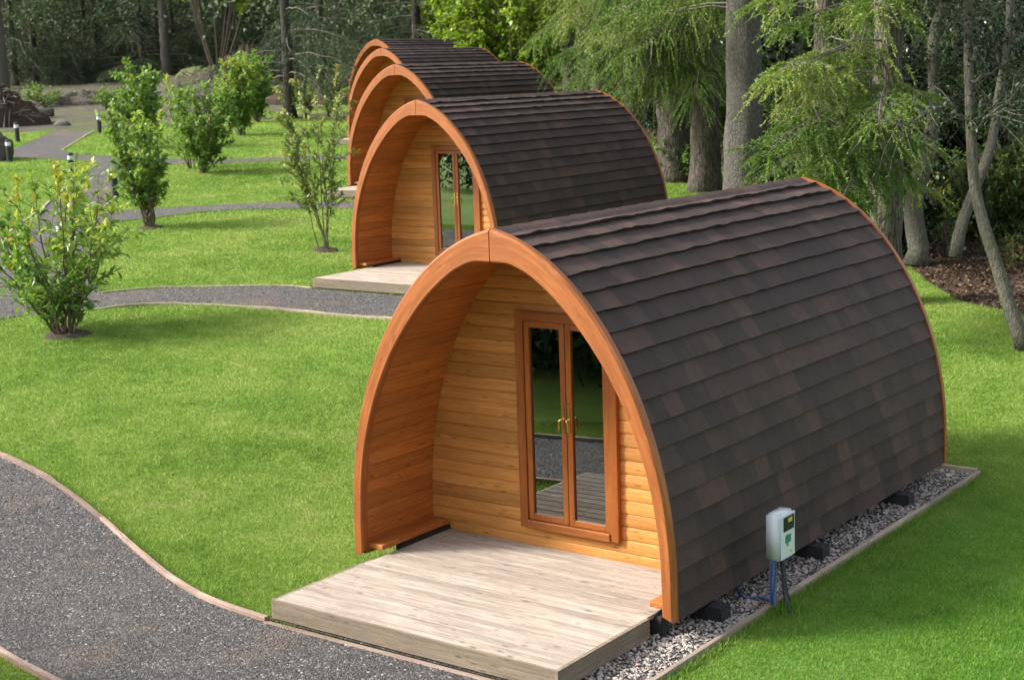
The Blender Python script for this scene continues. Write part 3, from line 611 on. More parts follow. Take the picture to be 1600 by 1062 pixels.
# ------------------------------------------------------------------ bollards
def make_bollard():
    root = empty('bollard_light', (0, 0, 0)); r = .075
    for nm, mat, prof in (('post', M_BLACK, [(r*1.15, -.02), (r*1.15, .012), (r, .02), (r, .43), (r*1.05, .435), (r*1.05, .445)]), ('lens', M_LENS, [(r*.93, .445), (r*.96, .46), (r*.96, .54), (r*.93, .555)]), ('cap', M_BLACK, [(r*1.08, .555), (r*1.08, .575), (r*.98, .605), (r*.6, .62), (.01, .625)])):
        mb = MB(); mb.lathe(prof, 20); mb.build(nm, mat, root, smooth=False)
    return root
BL = [((28, 222), 'black bollard light on the grass just right of the boulder, far left'), ((156, 208), 'farthest black bollard light, at the top of the path beside the grass wedge'), ((113, 277), 'black bollard light on the grass left of the path bend'), ((181, 308), 'black bollard light beside the short straight edging, right of the path bend'), ((98, 402), 'black bollard light mostly hidden behind the leaning yellow-green laurel'), ((15, 253), 'bollard light half hidden behind the boulder at the left edge')]
b0 = make_bollard()
for i, (p, lab) in enumerate(BL):
    b = b0 if i == 0 else copy_tree(b0); x, y = at(*p); b.location = (x, y, G(x, y)); b.rotation_euler = (random.gauss(0, .01), random.gauss(0, .01), i); tag(b, lab, 'bollard', 'bollard lights along the paths')

# ------------------------------------------------------------------ foliage helpers
def randdir(n): return unit(rng.normal(0, 1, (n, 3)))
def leaves(P, D, ln, wd, fold=.25):
    """kite shaped leaves: P base points, D directions"""
    n = len(P); S = unit(np.cross(D, unit(randdir(n)*.6+np.array([0, 0, 1.])))); N = np.cross(S, D); ln = np.broadcast_to(ln, (n,))[:, None]; wd = np.broadcast_to(wd, (n,))[:, None]
    mid = P+D*ln*.48-N*wd*fold*0; a = mid+S*wd*.5+N*wd*fold; b = P+D*ln-N*ln*.12; c = mid-S*wd*.5+N*wd*fold
    return np.stack([P, a, b, c], 1).reshape(-1, 3)
def strands(P, D, L, droop, n, nl, nw, spread=1.):
    """hanging twigs with n needles each, as triangles"""
    N = len(P); t = (np.arange(n)+rng.random((N, n)))/n; L = np.broadcast_to(L, (N,))[:, None, None]; tt = t[..., None]
    pos = P[:, None]+D[:, None]*L*tt+np.array([0, 0, -1.])*droop*L*tt**2; axis_ = unit(D[:, None]+np.array([0, 0, -2.])*droop*tt)
    nd = unit(axis_*.75+rng.normal(0, .55, (N, n, 3))*spread); s = unit(np.cross(nd, rng.normal(0, 1, (N, n, 3)))); w = nw*(.6+.8*rng.random((N, n, 1))); l = nl*(.6+.7*rng.random((N, n, 1)))*(1.1-.5*tt)
    return np.stack([pos-s*w/2, pos+s*w/2, pos+nd*l], 2).reshape(-1, 3)
def twigtri(P, D, L, droop, w):
    N = len(P); L = np.broadcast_to(L, (N,))[:, None]; s = unit(np.cross(D, rng.normal(0, 1, (N, 3))))*w
    m = P+D*L*.5+np.array([0, 0, -1.])*droop*L*.25; e = P+D*L+np.array([0, 0, -1.])*droop*L
    return np.stack([P-s, P+s, m, m-s*.7, m+s*.7, e], 1).reshape(-1, 3)
def trunk_mesh(path, radii, mat, parent, n=14, name='trunk', rough=.06):
    mb = MB(); P = np.array(path, float); L = np.concatenate([[0], np.cumsum(np.linalg.norm(np.diff(P, axis=0), axis=1))]); m = max(len(P)*2, int(L[-1]/.25)); s = np.linspace(0, L[-1], min(m, 60))
    P2 = catmull(P, 6); L2 = np.concatenate([[0], np.cumsum(np.linalg.norm(np.diff(P2, axis=0), axis=1))]); s = np.linspace(0, L2[-1], min(m, 60)); Q = np.stack([np.interp(s, L2, P2[:, k]) for k in range(3)], 1); rr = np.interp(s, L*L2[-1]/L[-1], radii)
    mb.tube(Q, rr, n); V = mb.v[0]; V[:len(Q)*n] += (V[:len(Q)*n]-np.repeat(Q, n, 0))*rng.normal(0, rough, (len(Q)*n, 1))*1.+(V[:len(Q)*n]-np.repeat(Q, n, 0))*np.tile(rng.normal(0, rough*.5, n), len(Q))[:, None]; return mb.build(name, mat, parent, smooth=True)
def conifer(x, y, h, r, low, blen, nbr, dens, label, group, barkm, needm, fine=1., droop=.5, top=7., lean=(0, 0), strand=.6, trunk_px=None, name='conifer_tree', dead=.2, az=None, azs=.35, off=.36, cat='tree', zsplit=None, up=.12, nmul=1.):
    """trunk > crown of drooping branches; fine needles below 'top', coarse clumps above"""
    z0 = G(x, y); root = empty(name, (x, y, z0), label=label, cat=cat, group=group)
    k = 8; zs = np.linspace(0, 1, k); path = [(lean[0]*h*t+.12*r*math.sin(t*5), lean[1]*h*t, h*t-.1) for t in zs]; rad = [r*(1-t*.86) for t in zs]; rad[0] = r*1.0
    path.insert(1, (0, 0, .35)); rad.insert(1, r*1.0); rad[0] = r*1.28
    trunk_mesh(path, rad, barkm, root, 16)
    wood_ = MB(); Vs = []; Ts = []; Tw = []; 
    for i in range(nbr):
        t = (i+random.random())/nbr; zb = low+(h-low-.3)*t**1.35; q = zb/h; Lb = blen*(1-q**1.5)*random.uniform(.65, 1.12)+.3; ph = random.uniform(0, 2*math.pi) if az is None or random.random() < .2 else random.gauss(az, azs)
        if az is not None and math.cos(ph-az) < .75: Lb *= off
        o = np.array([math.cos(ph), math.sin(ph), 0]); st = np.array([lean[0]*zb, lean[1]*zb, zb])+o*r*.5*(1-q); dp = droop*random.uniform(.7, 1.3)*(1-.5*q)
        T = np.linspace(0, 1, 7)[:, None]; P = st+o*Lb*T+np.array([0, 0, 1.])*Lb*(up*T-dp*.55*T**1.8); P[1:-1] += rng.normal(0, .03*Lb*.3, (5, 3))
        wood_.tube(P, np.linspace(.006+.006*Lb, .003, 7), 4, .5, 1, False)
        coarse = zb > top; ns = max(4, int(Lb*dens*(.28 if coarse else 1)))
        tb = (.18+.82*rng.random(ns)**.8); base = np.stack([np.interp(tb, T[:, 0], P[:, c]) for c in range(3)], 1); perp = np.array([-o[1], o[0], 0])
        side = rng.choice([-1., 1.], ns)*rng.random(ns)*.27*Lb*(1.05-tb); base2 = base+perp*side[:, None]-np.array([0, 0, 1.])*(np.abs(side)*droop*.5)[:, None]+o*(np.abs(side)*.45)[:, None]
        D = unit(o*.75+perp*np.sign(side)[:, None]*.55+np.array([0, 0, -1.])*(droop*.75)+rng.normal(0, .22, (ns, 3))); Ls = strand*(.45+.9*rng.random(ns))*(1.6 if coarse else 1)
        dd = rng.random(ns) < dead*(1 if zb < top else 0)
        if coarse: V = strands(base2, D, Ls, droop*.5, max(5, int(9*nmul)), .26, .11, 1.2)
        else:
            g = ~dd
            V = strands(base2[g], D[g], Ls[g], droop*.5, int(30+26*strand/.6*fine*nmul), .066/fine**.5, .021/fine**.5) if g.any() else np.zeros((0, 3))
            Tw.append(twigtri(base2, D, Ls*(1+.25*dd), droop*.5, .004)); Tw.append(twigtri(base, unit(base2-base+1e-4), np.linalg.norm(base2-base, axis=1), 0, .005))
        if len(V): Vs.append(V); bt = random.uniform(.0, .7); Ts.append(np.clip(bt+rng.normal(0, .17, len(V)//3)+.12*np.repeat((V.reshape(-1, 9)[:, 2]-zb < -.4), 1), 0, 1))
    tw = np.concatenate(Tw) if Tw else np.zeros((0, 3)); V = np.concatenate(Vs+[tw]); tint = np.concatenate(Ts+[np.full(len(tw)//3, .5)]); mi = np.concatenate([np.zeros(len(V)//3-len(tw)//3, int), np.full(len(tw)//3, 1)])
    fast('crown', V, 3, [needm, M_TWIGD], tint, root, mi, wood_)
    return root
def bush(x, y, h, w, nst, ntw, nlf, ll, lw, mat, name, label, cat, group=None, seed=1, lean=(0, 0), open_=.25, top_bias=0., stemr=.012, yellow=0., twl=.28, low=.12, twigm=None, profile=None):
    z0 = G(x, y); root = empty(name, (x, y, z0), label=label, cat=cat, group=group); sm = MB(); P_, D_ = [], []; rr = random.Random(seed)
    for s in range(nst):
        ph = rr.uniform(0, 2*math.pi); rho = math.sqrt(rr.random()); hz = h*(rr.uniform(.5, .95) if s % 3 else rr.uniform(.85, 1)); hf = hz/h
        wr = w/2*(profile(hf) if profile else (1-.35*hf**3)); tx, ty = wr*rho*math.cos(ph)+lean[0]*hz, wr*rho*math.sin(ph)+lean[1]*hz
        b = np.array([rr.gauss(0, .05), rr.gauss(0, .05), -.03]); e = np.array([tx, ty, hz]); m = b+(e-b)*.45+np.array([tx*.12, ty*.12, .05*hz])
        C_ = catmull([b, m, e], 5)+np.array([[rr.gauss(0, .015) for _ in range(3)] for _ in range(11)]); sm.tube(C_, np.linspace(stemr*1.3, stemr*.35, 11), 5, .5, 0, False)
        for k in range(ntw):
            t = low+(1-low)*(k+rr.random())/ntw; i = min(int(t*10), 9); f = t*10-i; p = C_[i]*(1-f)+C_[i+1]*f; d0 = unit(C_[i+1]-C_[i]); side = unit(np.array([rr.gauss(0, 1) for _ in range(3)])); out = unit(p-np.array([0, 0, p[2]-.01]))
            d = unit(d0*.5+side*.75+out*.45+np.array([0, 0, .3])); L = twl*rr.uniform(.5, 1.3)*(1.25-.6*abs(t-.5)); q = p+d*L+np.array([0, 0, .05*L]); sm.tube([p, (p+q)/2+np.array([0, 0, -.01]), q], [.0045, .0035, .002], 4, .5, 0, False)
            n = max(3, int(nlf*rr.uniform(.6, 1.3))); tt = rng.random(n)**.7; P_.append(p+(q-p)*tt[:, None]); D_.append(unit(d*.55+rng.normal(0, .6, (n, 3))+np.array([0, 0, .12])))
    P = np.concatenate(P_); D = np.concatenate(D_); n = len(P); V = leaves(P, D, ll*(.6+.7*rng.random(n)), lw*(.7+.6*rng.random(n)))
    cl = np.repeat(rng.random(len(P_)), [len(a) for a in P_]); tint = np.where(rng.random(n) > .985, .97, np.clip(.05+.38*rng.random(n)+.25*(cl-.3)+yellow*(P[:, 2]/h)**1.5*(.3+.9*cl), 0, .9))
    sm.build('stems', twigm or M_TWIG, root); fast('foliage', V, 4, mat, tint, root)
    return root
def soil_ring(x, y, r, label):
    mb = MB(); n = 26; V = [(0, 0, .03)]; 
    for q, z in ((.35, .03), (.75, .018), (1., -.03)):
        for k in range(n): a = 2*math.pi*k/n; rr_2 = r*q*(1+.07*math.sin(3*a)+.05*random.random()); V.append((rr_2*math.cos(a), rr_2*math.sin(a), z+(.02*random.random() if q < 1 else 0)))
    F = [(0, 1+k, 1+(k+1) % n) for k in range(n)]+[(1+j*n+k, 1+(j+1)*n+k, 1+(j+1)*n+(k+1) % n, 1+j*n+(k+1) % n) for j in (0, 1) for k in range(n)]
    mb.add([(v[0]+x, v[1]+y, v[2]+G(x+v[0], y+v[1])) for v in V], F); tag(mb.build('soil_ring', M_SOIL, None, smooth=True), label, 'soil ring', 'soil rings round the planted shrubs')

# ------------------------------------------------------------------ planted shrubs
LG = 'laurels planted on the lawns'
def B(px, py): return at(px, py)
x, y = B(105, 523); bush(x, y, 2.15, 2.4, 20, 12, 14, .13, .062, M_LAUREL, 'laurel_shrub', 'leaning open laurel with yellow-green tips, nearest shrub at the left edge', 'shrub', LG, 3, lean=(-.12, -.10), yellow=.68, stemr=.014, twl=.42); soil_ring(x, y, .36, 'dark soil ring under the leaning laurel at the left edge')
x, y = B(236, 356); bush(x, y, 2.2, 1.05, 16, 12, 16, .13, .062, M_LAUREL, 'laurel_shrub', 'upright column-like laurel between the two side paths, right of the nearer bollards', 'shrub', LG, 5, lean=(-.05, -.035), yellow=.35, stemr=.013, profile=lambda f: .4+.75*f, low=.25); soil_ring(x, y, .3, 'small soil ring under the upright laurel between the side paths')
x, y = B(318, 271); bush(x, y, 2.2, 1.9, 20, 13, 18, .14, .067, M_LAUREL, 'laurel_shrub', 'dense dark-based laurel with a bright top, beside the far side path', 'shrub', LG, 8, yellow=.25, lean=(.03, .0), stemr=.014)
x, y = B(300, 266); bush(x-.25, y+.2, 2.55, .9, 5, 12, 12, .13, .05, M_LAUREL, 'laurel_shrub', 'thin yellow-leaved laurel rising left of the dense dark-based laurel', 'shrub', LG, 9, yellow=.7, lean=(-.22, -.06), stemr=.014)
x, y = B(222, 232); bush(x, y, 2.45, 1.7, 22, 13, 17, .15, .07, M_LAUREL, 'laurel_shrub', 'rounded green laurel whose top shows above and behind the column-like laurel', 'shrub', LG, 12, yellow=.22)
x, y = B(376, 212); bush(x, y, 2.4, 1.5, 18, 13, 17, .15, .065, M_LAUREL, 'laurel_shrub', 'laurel with orange and yellow leaves, left of the farthest laurel', 'shrub', LG, 15, yellow=.5)
x, y = B(402, 191); bush(x, y, 2.4, 2.0, 22, 13, 18, .15, .065, M_LAUREL, 'laurel_shrub', 'farthest laurel, wide and dark green, at the edge of the brown clearing', 'shrub', LG, 18, yellow=.1)
x, y = B(508, 391); bush(x, y, 3.05, 1.15, 9, 14, 22, .095, .042, M_SAP, 'sapling', 'tall sparse multi-stemmed sapling in a soil ring beside the second pod', 'sapling', None, 21, yellow=.5, stemr=.008, low=.25, lean=(-.05, -.0), twl=.34, profile=lambda f: 1.0); soil_ring(x, y, .27, 'round soil ring under the sparse sapling beside the second pod')
for k, (px, py, hh, ww, lab) in enumerate(((478, 186, 1.5, 1.4, 'greyish green low shrub left of the sparse sapling, at the edge of the clearing'), (512, 183, 1.9, 1.5, 'pale green loose shrub at the clearing edge, just left of the pod arches'), (452, 172, .8, 1.4, 'low pale weeds on the brown clearing behind the farthest laurel'), (72, 168, .9, 1.9, 'low green weed clump on the clearing beside the left brush pile'), (170, 172, .7, 1.2, 'low green weed clump beyond the farthest bollard'))):
    x, y = B(px, py); bush(x, y, hh, ww, 12, 8, 12, .12, .06, M_SAP if k < 3 else M_LAUREL, 'low_shrub', lab, 'shrub', 'weeds and low shrubs on the clearing', 30+k, yellow=.1)

# ------------------------------------------------------------------ clearing: mounds, logs, boulder
def mound(px, py, L, W, Hh, az, mat, label, ntw=150, name='brush_pile', seed=1, cat='brush pile'):
    x, y = at(px, py); z = G(x, y); root = empty(name, (x, y, z), az, label=label, cat=cat); n, m = 40, 14; V = []; r = np.random.default_rng(seed); ph = r.random(6)*6
    for j in range(m+1):
        f = j/m
        for k in range(n):
            a = 2*math.pi*k/n; e = 1+.16*math.sin(3*a+ph[0])+.1*math.sin(5*a+ph[1]); hh = Hh*math.cos(f*math.pi/2)**.8*(1+.22*math.sin(4*a*f+ph[2])+.14*math.sin(9*a+ph[3])*f)+r.normal(0, .035)*Hh
            V.append((L/2*f*e*math.cos(a), W/2*f*e*math.sin(a), hh if j < m else -.25))
    mb = MB(); mb.add(V, [(j*n+k, (j+1)*n+k, (j+1)*n+(k+1) % n, j*n+(k+1) % n) for j in range(m) for k in range(n)]); mb.build('heap', mat, root, smooth=False)
    tw = MB()
    for _ in range(ntw):
        a = r.random()*6.28; f = r.random()**.6*.95; p = np.array([L/2*f*math.cos(a), W/2*f*math.sin(a), Hh*math.cos(f*math.pi/2)**.8+.02]); d = unit(np.array([r.normal(), r.normal(), r.normal()*.45+.15])); ll = r.uniform(.3, 1.1); tw.tube([p-d*ll/2, p+np.array([0, 0, .04]), p+d*ll/2], [.022*ll+.006, .015*ll+.006, .004], 4, .5, 0, False)
    tw.build('branches', M_TWIGD, root); return root
vaz = YAW*-1*0+math.atan2(Rt[1], Rt[0])
mound(4, 196, 3.0, 2.6, 1.2, vaz, M_SOIL, 'brown brush pile on the clearing at the far left edge', 260, seed=2)
mound(335, 152, 7.5, 3.5, 1.15, vaz, M_DIRT, 'long mossy earth mound behind the laurels', 110, 'earth_mound', 3, 'mound')
mound(395, 140, 4.2, 3.0, 1.75, vaz, M_SOIL, 'reddish brown heap of branches on top of the long mound', 280, seed=4)
mound(545, 160, 6, 3.0, 1.0, vaz, M_SOIL, 'low dark brush heap behind the pale shrubs, left of the pod arches', 160, seed=5)
mound(130, 163, 3.4, 1.8, .5, vaz, M_DIRT, 'low rubble heap with pale slabs in front of the dark wood', 40, 'rubble_heap', 6, 'rubble')
for k, (px, py, L, ang, lab) in enumerate(((300, 160, 2.6, .05, 'felled pale log lying in front of the long mossy mound'), (255, 158, 1.6, -.5, 'short felled log left of the long mound'), (60, 185, 1.2, .3, 'short orange-brown cut log beside the left brush pile'), (205, 188, 1.4, .2, 'short dark log on the clearing behind the rounded laurel'))):
    x, y = at(px, py); z = G(x, y)+.2; d = np.array([math.cos(vaz+ang), math.sin(vaz+ang), 0]); mb = MB(); P = np.array([x, y, z]); mb.tube([P-d*L/2, P-d*L/6+np.array([0, 0, .02]), P+d*L/5, P+d*L/2], [.17, .18, .165, .15], 12); tag(mb.build('felled_log', M_BARKG if k < 2 else M_BARKS, None, smooth=True), lab, 'log', 'felled logs on the clearing')
for k, (px, py, w, h, lab) in enumerate(((118, 160, .3, .14, 'pale grey slab on the rubble heap, left one'), (136, 161, .22, .2, 'whitish slab standing on the rubble heap, right one'), (97, 197, .28, .16, 'small pale stone on the brown clearing below the rubble heap'))):
    x, y = at(px, py); bm = bmesh.new(); bmesh.ops.create_icosphere(bm, subdivisions=2, radius=1)
    for v in bm.verts: f = 1+random.gauss(0, .08); v.co = Vector((v.co.x*w*f, v.co.y*w*.5*f, v.co.z*h*f+h*.4))
    me = bpy.data.meshes.new('pale_slab'); bm.to_mesh(me); bm.free(); o = finish(me, 'pale_slab', M_SLAB if k < 2 else M_PEB, None); o.location = (x, y, G(x, y)+(.28 if k < 2 else 0)); o.rotation_euler.z = vaz; tag(o, lab, 'slab', 'pale slabs and stones on the clearing')
x, y = at(-6, 251); bm = bmesh.new(); bmesh.ops.create_icosphere(bm, subdivisions=4, radius=1); rs = np.random.default_rng(4)
from mathutils import noise as mn
for v in bm.verts: f = 1+.35*mn.noise(v.co*1.4)+.12*mn.noise(v.co*4.5); v.co = Vector((v.co.x*.5*f, v.co.y*.42*f, v.co.z*.55*f+.3))
me = bpy.data.meshes.new('boulder'); bm.to_mesh(me); bm.free(); o = finish(me, 'boulder', M_ROCK, None); o.location = (x, y, G(x, y)); tag(o, 'mossy grey-brown boulder standing on the grass at the left edge', 'boulder')

# ------------------------------------------------------------------ the wood
RG = 'big firs behind the row of pods'
def con(px, d, r, h=15, **k):
    x, y = col(px, d); return conifer(x, y, h, r, **k)
azc = math.atan2(-.75, .3)
con(1160, 28.0, .37, 17, low=4.0, blen=3.2, nbr=46, dens=26, label='big straight pale grey fir trunk just beyond the nearest pod roof', group=RG, barkm=M_BARKG, needm=M_NEED, droop=.6, strand=.42, dead=.35, top=6.5)
con(1101, 33.2, .33, 16, low=2.7, blen=2.9, nbr=66, dens=40, az=-1.7, azs=.7, label='furrowed dark fir trunk standing on the grass, left of the big pale trunk', group=RG, barkm=M_BARKR, needm=M_NEED, droop=.8, strand=.62, dead=.3, top=7)
con(1051, 34.8, .37, 16, low=2.7, blen=2.7, nbr=80, dens=42, az=-1.2, azs=1.0, label='furrowed fir trunk flared at its base, rising behind the rear end of the second pod', group=RG, barkm=M_BARKR, needm=M_NEED, droop=.85, strand=.65, dead=.25, top=7)
con(985, 36.5, .28, 15, low=3.1, blen=2.2, nbr=66, dens=40, az=-1.1, azs=.9, label='fir with light green drooping boughs hanging over the rear edge of the second pod', group=RG, barkm=M_BARKR, needm=M_NEED, droop=.8, strand=.62, dead=.25, top=7)
con(934, 43, .22, 15, low=3.2, blen=2.7, nbr=60, dens=34, az=-1.2, azs=.8, label='grey trunk with pale boughs above the right end of the second pod roof', group=RG, barkm=M_BARKG, needm=M_NEED, droop=.75, strand=.62, dead=.15, top=7, fine=.8)
con(890, 55, .22, 15, low=3.2, blen=3.0, nbr=36, dens=14, label='left one of a close pair of slim trunks beyond the third pod roof', group=RG, barkm=M_BARKR, needm=M_NEED, droop=.6, strand=.8, top=7, fine=.7)
con(912, 56.5, .2, 15, low=3.4, blen=3.0, nbr=36, dens=14, label='right one of a close pair of slim trunks beyond the third pod roof', group=RG, barkm=M_BARKG, needm=M_NEED, droop=.6, strand=.8, top=7, fine=.7)
con(1385, 21.5, .235, 14, low=1.9, blen=3.0, off=.12, nbr=56, dens=36, label='mossy fir trunk whose green boughs droop over the rear of the nearest pod roof', group=RG, barkm=M_BARKR, needm=M_NEED, droop=.55, strand=.42, dead=.25, top=6, az=-1.42, azs=.14, up=.12)
con(1285, 25.5, .2, 14, low=1.6, blen=2.3, nbr=54, dens=26, az=-.9, azs=.5, label='slim fir wrapped in hanging green boughs, between the big pale trunk and the mossy trunk', group=RG, barkm=M_BARKR, needm=M_NEED, droop=.6, strand=.45, dead=.35, top=6)
# the low bough that reaches over the rear of the nearest roof
def pt(px, py, dep): return CAM+ray(px, py)*dep
def stemtree(pts, rad, mat, label, name='slender_tree', cat='tree', group=None, branches=(), leafm=None, nleaf=0):
    P0 = pts[0]; root = empty(name, tuple(P0), label=label, cat=cat, group=group); Q = np.array(pts)-P0; trunk_mesh(Q, rad, mat, root, 12, rough=.05)
    if branches:
        mb = MB(); Ps = []; Ds = []
        for b in branches:
            C_ = catmull(np.array(b)-P0, 6); C_[1:-1] += rng.normal(0, .02, C_[1:-1].shape); mb.tube(C_, np.linspace(.026, .006, len(C_)), 6, .5, 0, False)
            for k in range(int(nleaf)):
                i = random.randrange(2, len(C_)); d = unit(rng.normal(0, 1, 3)+np.array([0, 0, -.1])); L = random.uniform(.25, .8); q = C_[i]+d*L; mb.tube([C_[i], (C_[i]+q)/2+rng.normal(0, .04, 3), q], [.008, .006, .003], 4, .5, 0, False)
                m = 22; t = rng.random((m, 1)); Ps.append(C_[i]+(q-C_[i])*t+rng.normal(0, .05, (m, 3))); Ds.append(randdir(m))
        mb.build('limbs', mat, root)
        if Ps: Pn = np.concatenate(Ps); fast('foliage', leaves(Pn, np.concatenate(Ds), .055+.03*rng.random(len(Pn)), .03), 4, leafm, np.clip(rng.random(len(Pn))**1.4, 0, 1), root)
    return root
d_ = 18.2
stemtree([pt(1603, 548, d_), pt(1578, 480, d_), pt(1548, 385, d_+.1), pt(1524, 300, d_+.2), pt(1519, 235, d_+.2), pt(1515, 150, d_+.2), pt(1513, 60, d_+.2), pt(1511, -20, d_+.3), pt(1500, -200, d_+.3), pt(1495, -420, d_+.3)], [.105, .085, .075, .068, .062, .06, .055, .05, .04, .02], M_BARKS, 'slender pale curved trunk leaning in from the right edge of the lawn', branches=[[pt(1518, 190, d_), pt(1470, 165, d_-.3), pt(1420, 195, d_-.6), pt(1400, 180, d_-.8)], [pt(1516, 130, d_), pt(1560, 110, d_+.3), pt(1620, 85, d_+.6)], [pt(1517, 205, d_), pt(1560, 175, d_-.3), pt(1625, 150, d_-.4)], [pt(1514, 95, d_), pt(1550, 60, d_+.2), pt(1630, 45, d_+.4)], [pt(1519, 190, d_), pt(1560, 160, d_), pt(1640, 120, d_)], [pt(1513, 30, d_), pt(1480, 5, d_), pt(1430, -30, d_)], [pt(1505, -100, d_), pt(1560, -180, d_), pt(1600, -260, d_)], [pt(1500, -160, d_), pt(1440, -260, d_), pt(1400, -330, d_)]], leafm=M_HOLLY, nleaf=15)
d_ = 23.7
stemtree([pt(1431, 416, d_), pt(1436, 385, d_), pt(1427, 335, d_), pt(1433, 292, d_), pt(1447, 250, d_), pt(1456, 200, d_), pt(1461, 150, d_), pt(1457, 90, d_), pt(1463, 40, d_), pt(1478, -10, d_), pt(1490, -150, d_), pt(1480, -300, d_)], [.2, .155, .15, .14, .13, .11, .095, .09, .085, .075, .05, .02], M_BARKS, 'gnarled leaning trunk with knobbly bark at the corner of the leaf litter', name='gnarled_tree', branches=[[pt(1455, 205, d_), pt(1420, 225, d_-.4), pt(1380, 240, d_-.8), pt(1355, 262, d_-1)], [pt(1458, 180, d_), pt(1500, 165, d_+.3), pt(1560, 175, d_+.4)], [pt(1460, 110, d_), pt(1420, 80, d_), pt(1390, 100, d_)], [pt(1460, 60, d_), pt(1500, 20, d_), pt(1560, -10, d_)], [pt(1462, 140, d_), pt(1490, 110, d_), pt(1540, 95, d_)], [pt(1470, 10, d_), pt(1430, -30, d_), pt(1380, -60, d_)]], leafm=M_HOLLY, nleaf=20)
stemtree([pt(1492, 402, 22.8), pt(1503, 350, 22.8), pt(1520, 305, 22.9), pt(1537, 262, 22.9), pt(1552, 215, 23), pt(1560, 150, 23), pt(1575, 60, 23), pt(1580, -60, 23), pt(1590, -200, 23)], [.1, .085, .08, .075, .07, .06, .055, .05, .03], M_BARKS, 'pale trunk leaning right behind the slender curved trunk', branches=[[pt(1557, 180, 23), pt(1590, 150, 23.2), pt(1640, 110, 23.4)], [pt(1565, 100, 23), pt(1530, 60, 23), pt(1490, 40, 22.6)], [pt(1575, 50, 23), pt(1610, 10, 23), pt(1650, -10, 23)]], leafm=M_HOLLY, nleaf=20)
for k, (px, py, dd, r, lab) in enumerate(((1579, 285, 33, .06, 'straight orange-brown young trunk at the right edge behind the undergrowth'), (1488, 240, 38, .06, 'thin straight brown trunk seen between the gnarled and slender trunks'), (1345, 330, 30, .22, 'dark trunk in deep shade left of the gnarled trunk'))):
    x, y = col(px, dd); P = np.array([x, y, G(x, y)]); stemtree([P+np.array([0, 0, z*1.]) for z in (-.1, 1, 2.5, 4, 6, 8)], [r*1.2, r, r*.95, r*.9, r*.7, r*.4], M_BARKD if k == 2 else M_BARKS, lab)
# understorey
UG = 'evergreen bushes under the trees'
und = [(1235, 31, 2.4, 3.4), (1300, 29, 2.2, 3.2), (1360, 27, 2.0, 2.6), (1180, 37, 3.0, 4.2), (1075, 42, 2.2, 4.0), (1290, 36, 3.6, 4.5), (1400, 33, 3.2, 4.0), (1480, 36, 3.4, 4.6), (1560, 34, 3.4, 4.2), (1620, 28, 3.0, 3.6), (1120, 46, 3.4, 5.), (1000, 48, 3.2, 5.), (1540, 27, 1.3, 2.4), (1400, 25.5, 1.2, 2.)]
und_lab = ['dark evergreen bush just right of the big pale trunk, behind the nearest roof', 'dark evergreen bush below the hanging boughs behind the nearest roof', 'low dark bush beside the shaded trunk behind the nearest roof', 'tall dark bush right behind the big pale trunk', 'bush on the grass edge between the two furrowed trunks', 'tall evergreen thicket behind the slim bough-wrapped fir', 'tall evergreen behind the mossy fir trunk', 'tall evergreen behind the gnarled trunk', 'tall evergreen behind the leaning pale trunk', 'evergreen at the right edge behind the slender trunk', 'tall bush behind the furrowed trunks', 'tall bush behind the fir that overhangs the second pod', 'low ferny bush behind the slender trunk', 'low bush left of the gnarled trunk foot']
for k, ((px, dd, hh, ww), lab) in enumerate(zip(und, und_lab)):
    x, y = col(px, dd); fine_ = dd < 30; bush(x, y, hh, ww, 22, 12, 24 if fine_ else 20, .11 if fine_ else .16, .055 if fine_ else .085, M_HOLLY if k % 3 else M_FERN, 'evergreen_bush', lab, 'bush', UG, 50+k, yellow=.05, twl=.45, low=.05, stemr=.02)
x, y = at(1050, 279); bush(x+.3, y-.4, .9, 1.2, 16, 9, 22, .07, .04, M_LAUREL, 'round_shrub', 'small round shrub at the foot of the flared trunk behind the second pod', 'shrub', None, 71, yellow=.1, low=.02)
x, y = col(1165, 27); bush(x, y, .45, 1.6, 14, 8, 18, .06, .035, M_SAP, 'ground_shrub', 'low pale leafy shrub at the foot of the big pale trunk', 'shrub', None, 72, low=.02)
x, y = col(1478, 25.2); bush(x, y, 1.25, .8, 8, 8, 12, .08, .035, M_LAUREL, 'yellow_bush', 'thin yellow-leaved bush behind the leaf litter, right of the gnarled trunk', 'bush', None, 73, yellow=.9, low=.1)
# leafy broadleaves
for k, (px, dd, hh, ww, lab) in enumerate(((748, 65, 7, 5.0, 'yellow-green leafy tree directly behind the farthest roofs'), (805, 52, 6.0, 4.6, 'bright leafy tree above the right end of the third pod roof'), (850, 62, 7.5, 5.5, 'tall leafy tree left of the pair of slim trunks'), (705, 70, 7.5, 4.0, 'darker leafy tree behind the farthest pod ridge'), (345, 80, 8, 5, 'yellowish leafy boughs above the long mound'), (905, 64, 5, 5, 'leafy thicket behind the pair of slim trunks'))):
    x, y = col(px, dd); bush(x, y, hh, ww, 12 if k == 4 else 36, 15, 26, .2, .13, M_BEECH, 'broadleaf_tree', lab, 'tree', 'leafy trees at the edge of the wood', 80+k, yellow=.35, twl=.8, low=.62 if k == 4 else .12, stemr=.05)
